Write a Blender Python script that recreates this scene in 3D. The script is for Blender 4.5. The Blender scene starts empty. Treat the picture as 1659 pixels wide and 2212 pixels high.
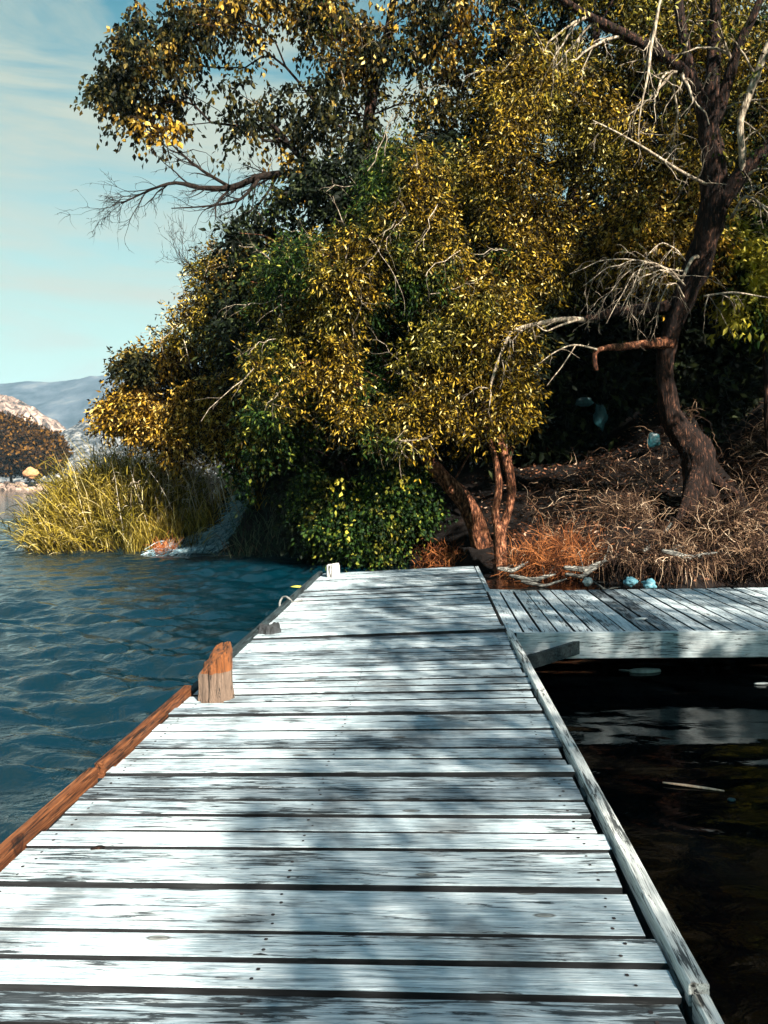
import bpy, math, random
import numpy as np
from mathutils import Vector, Matrix, noise as mn
random.seed(7); rng=np.random.default_rng(7)
S=bpy.context.scene; COL=S.collection
R=math.radians
# ------------------------------------------------------------------ camera
F=1661.; CX,CY=829.5,1106.
PITCH=math.atan(80.7/F); ROLL=-0.0227
CAM=Vector((0,0,2.0)); DECK=0.5
M=Matrix.Rotation(math.pi/2-PITCH,3,'X')@Matrix.Rotation(ROLL,3,'Z')
def ray(x,y): return M@Vector(((x-CX)/F,-(y-CY)/F,-1))
def W(x,y,D):
    r=ray(x,y); return CAM+r*(D/r.y)
def onz(x,y,z=DECK):
    r=ray(x,y); return CAM+r*((z-CAM.z)/r.z)
cd=bpy.data.cameras.new('camera'); cam=bpy.data.objects.new('camera',cd); COL.objects.link(cam)
cam.matrix_world=Matrix.Translation(CAM)@M.to_4x4()
cd.sensor_width=36; cd.lens=F/2212*36; cd.clip_start=.05; cd.clip_end=12000
S.camera=cam
# ------------------------------------------------------------------ materials
def newmat(name):
    m=bpy.data.materials.new(name); m.use_nodes=True; nt=m.node_tree
    return m,nt,nt.nodes['Principled BSDF']
def N(nt,t,**k):
    n=nt.nodes.new(t)
    for a,b in k.items():
        if a in n.inputs: n.inputs[a].default_value=b
        else: setattr(n,a,b)
    return n
def ramp(nt,stops,fac=None,interp='LINEAR'):
    r=nt.nodes.new('ShaderNodeValToRGB'); cr=r.color_ramp; cr.interpolation=interp
    while len(cr.elements)<len(stops): cr.elements.new(0.5)
    for e,(p,c) in zip(cr.elements,stops):
        e.position=p; e.color=(*c,1) if len(c)==3 else c
    if fac is not None: nt.links.new(fac,r.inputs[0])
    return r
def coords(nt,scale=(1,1,1),kind='Object'):
    tc=nt.nodes.new('ShaderNodeTexCoord'); mp=nt.nodes.new('ShaderNodeMapping'); mp.inputs['Scale'].default_value=scale
    nt.links.new(tc.outputs[kind],mp.inputs[0]); return mp.outputs[0]
def nz(nt,vec,scale,detail=5,rough=.6,dist=0):
    n=nt.nodes.new('ShaderNodeTexNoise'); n.inputs['Scale'].default_value=scale; n.inputs['Detail'].default_value=detail
    n.inputs['Roughness'].default_value=rough; n.inputs['Distortion'].default_value=dist
    nt.links.new(vec,n.inputs['Vector']); return n.outputs['Fac']
def mixc(nt,fac,a,b,mode='MIX'):
    x=nt.nodes.new('ShaderNodeMix'); x.data_type='RGBA'; x.blend_type=mode
    for s,v in ((x.inputs[0],fac),(x.inputs[6],a),(x.inputs[7],b)):
        if isinstance(v,(int,float)): s.default_value=v
        elif isinstance(v,tuple): s.default_value=(*v,1)
        else: nt.links.new(v,s)
    return x.outputs[2]
def bump(nt,h,bsdf,strength=.5,dist=.02):
    b=nt.nodes.new('ShaderNodeBump'); b.inputs['Strength'].default_value=strength; b.inputs['Distance'].default_value=dist
    nt.links.new(h,b.inputs['Height']); nt.links.new(b.outputs[0],bsdf.inputs['Normal']); return b
def noisemat(name,stops,scale=(1,1,1),ns=5,rough=.85,bs=.5,bd=.02,detail=6,island=0.,dist=0):
    m,nt,b=newmat(name); v=coords(nt,scale)
    f=nz(nt,v,ns,detail,.65,dist)
    if island>0:
        g=nt.nodes.new('ShaderNodeNewGeometry'); mm=N(nt,'ShaderNodeMath',operation='MULTIPLY_ADD')
        nt.links.new(g.outputs['Random Per Island'],mm.inputs[0]); mm.inputs[1].default_value=island
        a=N(nt,'ShaderNodeMath',operation='SUBTRACT'); nt.links.new(f,a.inputs[0]); a.inputs[1].default_value=island/2
        nt.links.new(a.outputs[0],mm.inputs[2]); c=ramp(nt,stops,mm.outputs[0])
    else: c=ramp(nt,stops,f)
    nt.links.new(c.outputs[0],b.inputs['Base Color']); b.inputs['Roughness'].default_value=rough
    b.inputs['Specular IOR Level'].default_value=.2
    if bs: bump(nt,f,b,bs,bd)
    return m
def leafmat(name,stops,patch=None,pscale=.5,trans=.3,gloss=.6,pt=.46):
    m,nt,b=newmat(name)
    g=nt.nodes.new('ShaderNodeNewGeometry'); c=ramp(nt,stops,g.outputs['Random Per Island']).outputs[0]
    if patch:
        f=nz(nt,coords(nt),pscale,3,.6); r=ramp(nt,[(pt,(0,0,0)),(pt+.1,(1,1,1))],f)
        c2=ramp(nt,patch,g.outputs['Random Per Island']).outputs[0]
        c=mixc(nt,r.outputs[0],c,c2)
    nt.links.new(c,b.inputs['Base Color']); b.inputs['Roughness'].default_value=gloss; b.inputs['Specular IOR Level'].default_value=.1
    t=nt.nodes.new('ShaderNodeBsdfTranslucent'); nt.links.new(c,t.inputs[0])
    mx=nt.nodes.new('ShaderNodeMixShader'); mx.inputs[0].default_value=trans
    out=nt.nodes['Material Output']; nt.links.new(b.outputs[0],mx.inputs[1]); nt.links.new(t.outputs[0],mx.inputs[2]); nt.links.new(mx.outputs[0],out.inputs[0])
    return m
GOLD=[(0,(.006,.004,.0015)),(.42,(.02,.013,.002)),(.62,(.11,.065,.005)),(.84,(.36,.22,.014)),(.95,(.62,.42,.06)),(1,(.88,.74,.36))]
OLIVE=[(0,(.005,.006,.002)),(.4,(.025,.024,.004)),(.72,(.11,.085,.007)),(.92,(.36,.28,.03)),(1,(.85,.75,.35))]
GREEN=[(0,(.002,.005,.002)),(.5,(.008,.024,.006)),(.82,(.03,.065,.009)),(.95,(.10,.13,.015)),(1,(.36,.34,.05))]
ORANGE=[(0,(.008,.004,.0015)),(.36,(.04,.02,.003)),(.6,(.26,.14,.01)),(.8,(.65,.38,.04)),(1,(.88,.66,.22))]
M_gold=leafmat('leaf_gold',GOLD,OLIVE,.45)
M_olive=leafmat('leaf_olive',OLIVE,GREEN,.55)
M_mid=leafmat('leaf_gold_green',GOLD,GREEN,.4)
M_green=leafmat('leaf_green',GREEN,OLIVE,.8,pt=.57)
M_orange=leafmat('leaf_orange',ORANGE,OLIVE,.5,trans=.4,pt=.56)
M_black=leafmat('leaf_deep_shade',[(0,(.002,.003,.002)),(.7,(.007,.012,.005)),(1,(.04,.05,.015))],None,trans=.2)  # near-black leaves paint the shade inside crowns and under the trees
M_dark=leafmat('leaf_dark_ovate',[(0,(.004,.006,.004)),(.7,(.015,.018,.006)),(1,(.1,.08,.02))],ORANGE,.45,trans=.4,pt=.49)
M_teal=leafmat('leaf_blue_green',[(0,(.02,.04,.04)),(1,(.16,.26,.24))],None)
M_yellow=leafmat('leaf_yellow',[(0,(.08,.07,.01)),(.5,(.4,.33,.02)),(1,(.7,.6,.12))],GREEN,.7,trans=.4)
M_bark=noisemat('bark_dark',[(.40,(.004,.002,.0015)),(.53,(.011,.005,.0035)),(.63,(.07,.03,.018)),(.76,(.36,.2,.12))],(9,9,1.6),3,.9,1,.05,dist=.4)
M_barkpale=noisemat('bark_pale',[(.36,(.05,.035,.025)),(.52,(.28,.22,.16)),(.68,(.6,.52,.4))],(6,6,2),4,.8,.8,.02)
M_barkred=noisemat('bark_red',[(.38,(.008,.003,.002)),(.5,(.09,.03,.014)),(.6,(.3,.12,.06)),(.74,(.6,.32,.18))],(9,9,3),2.6,.85,1,.04)
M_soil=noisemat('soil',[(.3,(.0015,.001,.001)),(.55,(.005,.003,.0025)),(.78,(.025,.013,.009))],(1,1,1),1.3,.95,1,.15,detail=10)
M_litter=leafmat('dry_litter',[(0,(.005,.003,.002)),(.6,(.05,.02,.01)),(.9,(.3,.13,.07)),(1,(.6,.45,.33))],None,trans=.1)
M_root=noisemat('dry_roots',[(.25,(.006,.003,.002)),(.55,(.05,.024,.014)),(.72,(.28,.17,.1)),(.88,(.7,.55,.4))],(1,1,1),3,.85,0,island=.5)
M_dryorange=noisemat('dry_orange_twigs',[(.3,(.012,.004,.002)),(.55,(.16,.045,.013)),(.8,(.6,.22,.07))],(1,1,1),3,.85,0,island=.5)
M_reed=leafmat('reed_blade',[(0,(.02,.012,.003)),(.4,(.08,.06,.01)),(.68,(.36,.26,.025)),(.9,(.6,.45,.1)),(1,(.85,.7,.4))],OLIVE,trans=.35)
M_reeddry=leafmat('dry_reed_blade',[(0,(.1,.06,.03)),(.5,(.5,.4,.28)),(1,(.8,.72,.6))],None,trans=.25)
M_grassdk=leafmat('grass_dark',[(0,(.01,.02,.012)),(.7,(.06,.11,.06)),(1,(.3,.3,.18))],None)
M_rust=leafmat('grass_rust',[(0,(.15,.03,.01)),(.6,(.6,.18,.06)),(1,(.8,.4,.2))],None,trans=.2)
M_mat=noisemat('reed_mat_grey',[(.3,(.04,.09,.12)),(.5,(.26,.42,.5)),(.72,(.75,.85,.88))],(1,1,1),6,.8,1,.05,detail=8,island=.3)
# deck wood : object axes = dock axes (x across, y along)
def woodmat(name,cols,along='x',gr=1.,stain=.6,nail=True):
    m,nt,b=newmat(name)
    g=nt.nodes.new('ShaderNodeNewGeometry')
    tc=nt.nodes.new('ShaderNodeTexCoord')
    off=N(nt,'ShaderNodeMath',operation='MULTIPLY'); nt.links.new(g.outputs['Random Per Island'],off.inputs[0]); off.inputs[1].default_value=37.
    cmb=nt.nodes.new('ShaderNodeCombineXYZ')
    for i in range(3): nt.links.new(off.outputs[0],cmb.inputs[i])
    add=N(nt,'ShaderNodeVectorMath',operation='ADD'); nt.links.new(tc.outputs['Object'],add.inputs[0]); nt.links.new(cmb.outputs[0],add.inputs[1])
    def mp(s):
        q=nt.nodes.new('ShaderNodeMapping'); q.inputs['Scale'].default_value=s; nt.links.new(add.outputs[0],q.inputs[0]); return q.outputs[0]
    lo=1.5; hi=30.
    v=mp((lo,hi,hi) if along=='x' else (hi,lo,hi))
    grain=nz(nt,v,2.2*gr,7,.72,.9)
    fine=nz(nt,mp((4.2,60,60) if along=='x' else (60,4.2,60)),1.1,5,.7,.5)
    cloud=nz(nt,tc.outputs['Object'],1.7,5,.62)
    c=ramp(nt,[(.32,cols[0]),(.46,cols[1]),(.6,cols[2]),(.78,cols[3])],grain).outputs[0]
    msk=nz(nt,mp((1.1,5,5) if along=='x' else (5,1.1,5)),1.5,3,.6)
    fm=N(nt,'ShaderNodeMath',operation='MULTIPLY_ADD'); rf=N(nt,'ShaderNodeMath',operation='MULTIPLY_ADD'); nt.links.new(g.outputs['Random Per Island'],rf.inputs[0]); rf.inputs[1].default_value=.13; nt.links.new(fine,rf.inputs[2])
    rs=N(nt,'ShaderNodeMath',operation='SUBTRACT'); nt.links.new(rf.outputs[0],rs.inputs[0]); rs.inputs[1].default_value=.055
    nt.links.new(msk,fm.inputs[0]); fm.inputs[1].default_value=.55; nt.links.new(rs.outputs[0],fm.inputs[2])
    hair=nz(nt,mp((7,230,230) if along=='x' else (230,7,230)),1.,3,.6)
    f2=ramp(nt,[(.665,(.02,.025,.03)),(.70,(.7,.7,.7)),(.76,(1,1,1))],fm.outputs[0]).outputs[0]
    c=mixc(nt,.9,c,f2,'MULTIPLY')
    c=mixc(nt,.55,c,ramp(nt,[(.38,(.35,.37,.4)),(.52,(1,1,1))],hair).outputs[0],'MULTIPLY')
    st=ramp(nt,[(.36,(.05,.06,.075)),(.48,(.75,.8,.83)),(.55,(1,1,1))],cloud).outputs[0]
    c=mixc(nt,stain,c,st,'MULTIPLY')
    # board to board tone
    tone=ramp(nt,[(0,(.22,.25,.28)),(.12,(.6,.64,.67)),(.5,(.88,.9,.9)),(1,(1.,1.,1.))],g.outputs['Random Per Island']).outputs[0]
    c=mixc(nt,.8,c,tone,'MULTIPLY')
    # knots
    vo=nt.nodes.new('ShaderNodeTexVoronoi'); vo.inputs['Scale'].default_value=1.; nt.links.new(mp((2.2,6.5,1) if along=='x' else (6.5,2.2,1)),vo.inputs['Vector'])
    kn=ramp(nt,[(.02,(.08,.06,.05)),(.07,(.5,.45,.4)),(.085,(.2,.17,.15)),(.11,(1,1,1))],vo.outputs['Distance']).outputs[0]
    c=mixc(nt,.95,c,kn,'MULTIPLY')
    nt.links.new(c,b.inputs['Base Color']); b.inputs['Roughness'].default_value=.75; b.inputs['Specular IOR Level'].default_value=.25
    ad=N(nt,'ShaderNodeMath',operation='ADD'); nt.links.new(grain,ad.inputs[0]); nt.links.new(fine,ad.inputs[1])
    bump(nt,ad.outputs[0],b,.9,.006)
    return m
WG=[(.11,.13,.14),(.44,.52,.56),(.70,.75,.77),(.88,.87,.84)]
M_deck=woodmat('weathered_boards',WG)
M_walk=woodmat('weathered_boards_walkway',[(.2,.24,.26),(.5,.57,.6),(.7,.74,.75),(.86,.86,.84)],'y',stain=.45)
M_beam=woodmat('fascia_board',[(.3,.35,.37),(.6,.66,.68),(.76,.79,.8),(.88,.88,.86)],'x',.7,stain=.5)
M_railw=woodmat('rail_white',[(.4,.4,.38),(.75,.74,.7),(.85,.84,.8),(.9,.89,.85)],'y',.8,stain=.15)
M_railo=woodmat('rail_orange',[(.03,.01,.004),(.15,.045,.014),(.27,.09,.03),(.5,.24,.11)],'y',.8,stain=.3)
M_darkw=woodmat('dark_wet_wood',[(.01,.014,.016),(.03,.045,.05),(.06,.085,.09),(.15,.18,.18)],'y',.8,stain=.5)
M_edge=noisemat('board_gap_shade_knots',[(.3,(.004,.004,.005)),(.6,(.02,.022,.024)),(.8,(.1,.1,.1))],(2,20,20),2,.95,.3,.004)  # gap shade painted on the board sides; knot patches share it
M_nail=noisemat('nail_iron',[(.3,(.01,.01,.012)),(.7,(.04,.03,.03))],ns=20,rough=.6,bs=0)
# ------------------------------------------------------------------ mesh helpers
def meta(o,label=None,cat=None,group=None,kind=None):
    for k,v in (('label',label),('category',cat),('group',group),('kind',kind)):
        if v: o[k]=v
    return o
def link(name,me,mats,parent=None,loc=None):
    o=bpy.data.objects.new(name,me); COL.objects.link(o)
    if not isinstance(mats,(list,tuple)): mats=[mats]
    for m in mats: me.materials.append(m)
    if parent: 
        o.parent=parent; o.matrix_parent_inverse=parent.matrix_world.inverted() if False else Matrix.Identity(4)
    return o
def empty(name,loc=(0,0,0),rz=0,**k):
    o=bpy.data.objects.new(name,None); COL.objects.link(o); o.location=loc; o.rotation_euler=(0,0,rz); o.empty_display_size=.2
    meta(o,**k); return o
def npmesh(name,verts,faces,smooth=False,mi=None):
    """faces: (n,k) int array, k=3 or 4"""
    me=bpy.data.meshes.new(name); verts=np.asarray(verts,dtype=np.float32); faces=np.asarray(faces,dtype=np.int32)
    n,k=faces.shape
    me.vertices.add(len(verts)); me.vertices.foreach_set('co',verts.ravel())
    me.loops.add(n*k); me.loops.foreach_set('vertex_index',faces.ravel())
    me.polygons.add(n); me.polygons.foreach_set('loop_start',np.arange(0,n*k,k,dtype=np.int32))
    me.polygons.foreach_set('loop_total',np.full(n,k,dtype=np.int32))
    if smooth: me.polygons.foreach_set('use_smooth',np.ones(n,dtype=bool))
    if mi is not None: me.polygons.foreach_set('material_index',np.asarray(mi,dtype=np.int32))
    me.update(calc_edges=True); me.validate(); return me
class MB:
    def __init__(s): s.v=[]; s.f=[]; s.m=[]
    def add(s,v,f,m=0):
        b=len(s.v); s.v+= [tuple(p) for p in v]; s.f+=[tuple(i+b for i in q) for q in f]; s.m+=[m]*len(f)
    def box(s,x0,x1,y0,y1,z0,z1,ch=.004,m=0,jit=0.,ms=None):
        """box whose top long edges are chamfered"""
        a=[(x0,y0,z0),(x1,y0,z0),(x1,y1,z0),(x0,y1,z0),
           (x0,y0,z1-ch),(x1,y0,z1-ch),(x1,y1,z1-ch),(x0,y1,z1-ch),
           (x0+ch,y0+ch,z1),(x1-ch,y0+ch,z1),(x1-ch,y1-ch,z1),(x0+ch,y1-ch,z1)]
        if jit: a=[(p[0]+random.uniform(-jit,jit)*.5,p[1]+random.uniform(-jit,jit)*.5,p[2]) for p in a]
        s.add(a,[(3,2,1,0),(0,1,5,4),(1,2,6,5),(2,3,7,6),(3,0,4,7),(4,5,9,8),(5,6,10,9),(6,7,11,10),(7,4,8,11),(8,9,10,11)],m)
        if ms is not None:
            for k in range(5): s.m[-10+k]=ms
    def tube(s,pts,rads,sides=8,m=0,rough=0.,cap=True):
        pts=[Vector(p) for p in pts]; n=len(pts); b=len(s.v)
        up=Vector((0.3,0.2,1)).normalized(); u=None
        for i,p in enumerate(pts):
            t=(pts[min(i+1,n-1)]-pts[max(i-1,0)])
            t=t.normalized() if t.length>1e-9 else Vector((0,0,1))
            if u is None:
                u=t.cross(Vector((1,0,0)) if abs(t.x)<.8 else Vector((0,1,0))).normalized()
            u=(u-t*u.dot(t)).normalized(); w=t.cross(u)
            for k in range(sides):
                a=2*math.pi*k/sides; r=rads[i]
                if rough: r*=1+rough*mn.noise(Vector((math.cos(a)*2+p.x*3,math.sin(a)*2+p.y*3,p.z*2.2)))
                s.v.append(tuple(p+(u*math.cos(a)+w*math.sin(a))*r))
        for i in range(n-1):
            for k in range(sides):
                k2=(k+1)%sides; s.f.append((b+i*sides+k,b+i*sides+k2,b+(i+1)*sides+k2,b+(i+1)*sides+k)); s.m.append(m)
        if cap:
            s.f.append(tuple(b+k for k in reversed(range(sides)))); s.m.append(m)
            s.f.append(tuple(b+(n-1)*sides+k for k in range(sides))); s.m.append(m)
    def build(s,name,mats,parent=None,smooth=False,off=None):
        me=bpy.data.meshes.new(name)
        v=s.v if off is None else [(p[0]-off[0],p[1]-off[1],p[2]-off[2]) for p in s.v]
        me.from_pydata(v,[],s.f); me.polygons.foreach_set('material_index',s.m)
        if smooth: me.polygons.foreach_set('use_smooth',[True]*len(s.f))
        me.update(); return link(name,me,mats,parent)
def unit(a): return a/np.maximum(np.linalg.norm(a,axis=-1,keepdims=True),1e-9)
def strands(starts,dirs,length,nseg,curl,droop,rad,sides=3,zmin=None):
    """many thin tapered tubes, vectorised"""
    n=len(starts); p=np.array(starts,float); d=unit(np.array(dirs,float)); L=np.broadcast_to(length,(n,)).astype(float)[:,None]
    rad=np.broadcast_to(rad,(n,)).astype(float)
    P=[p.copy()]
    for i in range(nseg):
        d=unit(d+rng.normal(0,curl,(n,3))+np.array([0,0,-droop])*(i/nseg)); p=p+d*L/nseg
        if zmin is not None: p[:,2]=np.maximum(p[:,2],zmin)
        P.append(p.copy())
    P=np.stack(P,1) # n,k,3
    T=unit(P[:,-1]-P[:,0]); rv=unit(rng.normal(size=(n,3))); U=unit(np.cross(T,rv)); V=np.cross(T,U)
    tap=np.linspace(1,.25,nseg+1)
    vs=[]
    for k in range(sides):
        a=2*math.pi*k/sides
        vs.append(P+(U*math.cos(a)+V*math.sin(a))[:,None,:]*(rad[:,None]*tap[None,:])[:,:,None])
    vs=np.stack(vs,2) # n,k,s,3
    idx=np.arange(n*(nseg+1)*sides).reshape(n,nseg+1,sides)
    f=[]
    for k in range(sides):
        k2=(k+1)%sides
        f.append(np.stack([idx[:,:-1,k],idx[:,:-1,k2],idx[:,1:,k2],idx[:,1:,k]],-1).reshape(-1,4))
    return vs.reshape(-1,3),np.concatenate(f),P
def blades(starts,dirs,length,width,nseg=4,droop=1.,curl=.08):
    """flat grass blades as creased ribbons (3 verts across)"""
    n=len(starts); p=np.array(starts,float); d=unit(np.array(dirs,float)); L=np.broadcast_to(length,(n,)).astype(float)[:,None]
    P=[p.copy()]
    for i in range(nseg):
        d=unit(d+rng.normal(0,curl,(n,3))+np.array([0,0,-droop])*((i/nseg)**1.5)); p=p+d*L/nseg; P.append(p.copy())
    P=np.stack(P,1); T=unit(P[:,-1]-P[:,0]); U=unit(np.cross(T,rng.normal(size=(n,3)))); V=np.cross(T,U)
    w=np.broadcast_to(width,(n,)).astype(float)[:,None]*np.array([.7,1,.9,.6,.08] if nseg==4 else np.linspace(1,.1,nseg+1))[None,:]
    vs=np.stack([P-U[:,None,:]*w[:,:,None]*.5,P+V[:,None,:]*w[:,:,None]*.18,P+U[:,None,:]*w[:,:,None]*.5],2)
    idx=np.arange(n*(nseg+1)*3).reshape(n,nseg+1,3); f=[]
    for k in range(2): f.append(np.stack([idx[:,:-1,k],idx[:,:-1,k+1],idx[:,1:,k+1],idx[:,1:,k]],-1).reshape(-1,4))
    return vs.reshape(-1,3),np.concatenate(f)
def leaves(pos,axis,length,width,fold=.25):
    """one folded diamond leaf per position"""
    n=len(pos); a=unit(axis); u=unit(np.cross(a,rng.normal(size=(n,3)))); w=np.cross(a,u)
    L=np.broadcast_to(length,(n,)).astype(float)[:,None]; B=np.broadcast_to(width,(n,)).astype(float)[:,None]
    v=np.stack([pos,pos+a*L*.45+u*B*.5+w*B*fold,pos+a*L,pos+a*L*.45-u*B*.5+w*B*fold],1)
    i=np.arange(n)*4
    f=np.concatenate([np.stack([i,i+1,i+2],-1),np.stack([i,i+2,i+3],-1)])
    return v.reshape(-1,3),f
def clump_leaves(cs,n_per,rad,length,width,droop=.5,tw=7,spread=1.):
    cs=np.asarray(cs); nc=len(cs); rad=np.broadcast_to(rad,(nc,))
    tdir=unit(rng.normal(size=(nc,tw,3))*np.array([1,1,.7]))
    ci=np.repeat(np.arange(nc),n_per); ti=rng.integers(0,tw,len(ci)); s=rng.random(len(ci))**.7
    d=tdir[ci,ti]; r=rad[ci][:,None]
    pos=cs[ci]+d*s[:,None]*r*spread+np.array([0,0,-1])*(s[:,None]**2)*r*droop*.7+rng.normal(0,.045,(len(ci),3))
    ax=d*.6+rng.normal(0,.55,(len(ci),3))+np.array([0,0,-droop])
    return leaves(pos,ax,length*rng.uniform(.65,1.25,len(ci)),width*rng.uniform(.7,1.2,len(ci)))
def inpoly(x,y,poly):
    c=False; j=len(poly)-1
    for i in range(len(poly)):
        xi,yi=poly[i]; xj,yj=poly[j]
        if (yi>y)!=(yj>y) and x<(xj-xi)*(y-yi)/(yj-yi)+xi: c=not c
        j=i
    return c
def sample(poly,n,D0,D1,gap=.0,seed=0,gs=.5):
    xs=[p[0] for p in poly]; ys=[p[1] for p in poly]; out=[]; t=0
    while len(out)<n and t<n*60:
        t+=1
        x=random.uniform(min(xs),max(xs)); y=random.uniform(min(ys),max(ys))
        jx=46*mn.noise(Vector((x/70,y/70,seed*3.1)))+22*mn.noise(Vector((x/25,y/25,seed*5.))); jy=46*mn.noise(Vector((x/70+50,y/70,seed*3.1)))+22*mn.noise(Vector((x/25+50,y/25,seed)))
        if not inpoly(x+jx,y+jy,poly): continue
        p=W(x,y,random.uniform(D0,D1))
        if gap and mn.noise(Vector((p.x*gs*1.3+p.z*.3*gs+seed*9.1,p.y*gs*.8,p.z*gs*1.1-p.x*.4*gs)))<gap-.5+.02+random.uniform(-.04,.04): continue
        if p.z<ground(p.x,p.y)+.15: continue
        out.append(tuple(p))
    return np.array(out)
def limbs(mb,path,targets,maxn=300,rtip=.006,wig=.12,sides=5,power=2.4,rbase=None,mat=0):
    """connect targets to the trunk path : greedy space filling skeleton with pipe-model radii"""
    nodes=[Vector(p) for p in path]; par=[-1]+list(range(len(path)-1)); cost=[0.]
    for i in range(1,len(nodes)): cost.append(cost[-1]+(nodes[i]-nodes[i-1]).length*.55)
    ntr=len(nodes)
    T=[Vector(t) for t in targets]; random.shuffle(T); T=T[:maxn]
    T.sort(key=lambda t:min((t-n).length for n in nodes))
    arr=np.array([tuple(n) for n in nodes]); ca=np.array(cost)
    tips=[]
    for t in T:
        d=np.linalg.norm(arr-np.array(t),axis=1); k=int(np.argmin(d+.45*ca+np.where(arr[:,2]>t.z+.4,1.0,0)))
        a=Vector(arr[k]); L=(t-a).length
        m=max(1,int(L/.45)); prev=k
        bend=Vector((random.gauss(0,wig),random.gauss(0,wig),abs(random.gauss(0,wig))*1.2))*L
        newp=[]
        for q in range(1,m+1):
            f=q/m; p=a.lerp(t,f)+bend*math.sin(f*math.pi)*.6+Vector((random.gauss(0,.025),random.gauss(0,.025),random.gauss(0,.025)))
            par.append(prev); prev=len(par)-1; cost.append(cost[par[-1]]+L/m); newp.append(tuple(p))
        arr=np.vstack([arr,np.array(newp)]); ca=np.array(cost); tips.append(prev)
    nn=len(arr); acc=np.zeros(nn); ch=[[] for _ in range(nn)]
    for i,p in enumerate(par):
        if p>=0: ch[p].append(i)
    for i in range(nn-1,-1,-1):
        if not ch[i]: acc[i]=rtip**power
        else: acc[i]+=0
        if par[i]>=0: acc[par[i]]+=acc[i]
    rad=acc**(1/power)
    # trunk nodes have increasing index towards the tip, all limb nodes come after them -> one reverse pass is exact
    def follow(i0,start):
        chain=[start,i0]; 
        while ch[chain[-1]]:
            c=sorted(ch[chain[-1]],key=lambda q:-rad[q]); chain.append(c[0]); rest.extend((chain[-2],x) for x in c[1:])
        return chain
    rest=[]
    for i in range(ntr):
        for c in ch[i]:
            if c>=ntr: rest.append((i,c))
    while rest:
        s,i=rest.pop(); chn=follow(i,s)
        pts=[arr[q] for q in chn]; rr=[min(rad[q],rad[chn[1]]*1.15) for q in chn]
        if rr[0]<.004: continue
        mb.tube(pts,rr,sides if rr[0]>.02 else 3,mat,0,False)
    return arr,rad
def smoothpath(pts,sub=4):
    """Catmull-Rom through (x,y,z,r) tuples"""
    P=[Vector(p[:3]) for p in pts]; r=[p[3] for p in pts]; out=[]; rr=[]
    for i in range(len(P)-1):
        p0=P[max(i-1,0)]; p1=P[i]; p2=P[i+1]; p3=P[min(i+2,len(P)-1)]
        for k in range(sub):
            t=k/sub
            out.append(.5*((2*p1)+(p2-p0)*t+(2*p0-5*p1+4*p2-p3)*t*t+(3*p1-p0-3*p2+p3)*t**3)); rr.append(r[i]*(1-t)+r[i+1]*t)
    out.append(P[-1]); rr.append(r[-1]); return out,rr
def pp(lst): return [(*W(x,y,D),r) for x,y,D,r in lst]
def twiggy(mb,path,rads,n,L,depth=2,down=.0,spread=.8,m=0,side=None,rmin=.004,curl=.22):
    """bare side twigs off a path, recursive"""
    for k in range(n):
        i=random.randrange(1,len(path)); b=Vector(path[i]); t=(Vector(path[i])-Vector(path[i-1])).normalized()
        d=(t+Vector((random.gauss(0,spread),random.gauss(0,spread*.6),random.gauss(0,spread)-down))).normalized()
        if side is not None: d=(d+Vector(side)).normalized()
        ll=L*random.uniform(.5,1.2); seg=6; pts=[b]; 
        for q in range(seg):
            d=(d+Vector((random.gauss(0,curl),random.gauss(0,curl),random.gauss(0,curl)-down*.35))).normalized(); pts.append(pts[-1]+d*ll/seg)
        r0=max(rmin,min(rads[i]*.55,.03*ll)); rr=[r0*(1-.75*q/seg) for q in range(seg+1)]
        mb.tube(pts,rr,4 if r0>.012 else 3,m,0,False)
        if depth>1: twiggy(mb,pts,rr,max(2,int(n*.35)) if depth>2 else random.randint(2,4),ll*.5,depth-1,down,spread,m,None,rmin,curl)
# ------------------------------------------------------------------ ground
SX=[-12.2,-10.8,-8.5,-6,-3.4,-.3,1.7,2.6,4.4,6.2,7.0,7.6,8.2,9]
SY=[26,23.6,22.2,21,20.6,17.8,16.2,14.7,13.0,12.5,11.5,8,2,-60]
def sm(a,b,x): 
    t=np.clip((x-a)/(b-a),0,1); return t*t*(3-2*t)
def groundv(x,y):
    x=np.asarray(x,float); y=np.asarray(y,float)
    ys=np.interp(x,SX,SY)+.25*np.sin(x*2.3)+.12*np.sin(x*5.7+1)
    s=np.minimum(y-ys,(x+10.7+.3*np.sin(y*.9))*1.3)
    s=np.where(x>7,np.minimum(np.maximum(s*.35,0)+0,(x-7)*1.2+2)+np.where(s<0,s,0),s)
    base=.3*sm(0,.5,s)
    right=sm(-1.5,3,x); left=sm(-6.5,-3.5,x)*(1-right)
    h=base+right*(1.85*sm(.2,6.5,s)+2.1*sm(2.5,8,s)*sm(4.8,8.2,x)+np.maximum(s-13,0)*.30*sm(3,12,x))
    h+=left*(1.9*sm(.1,3.0,s)-1.*sm(5,10,s)+.0)
    h+=(1-right)*(1-left)*.25*sm(.3,2,s)
    h=np.minimum(h,30+0*h)
    h=h*(1-sm(55,120,y))+.4*sm(55,120,y)*(s>0)
    bed=np.maximum(-2.2,s*.45)
    z=np.where(s>0,h,bed)
    far=np.clip((y-235-.1*(x+80)+12*np.sin(x*.03))*.15,-2.2,2.2)
    far=np.where(x<-20,far,-2.2)
    z=np.maximum(z,far)
    return z
def ground(x,y):
    return float(groundv(x,y))+.0
def gnoise(x,y): return mn.noise(Vector((x*.9,y*.9,0)))*.16+mn.noise(Vector((x*2.7,y*2.7,4)))*.07
gx=np.unique(np.concatenate([np.linspace(-4000,-60,14),np.linspace(-60,-14,24),np.linspace(-14,11,150),np.linspace(11,60,40),np.linspace(60,4000,12)]))
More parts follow.
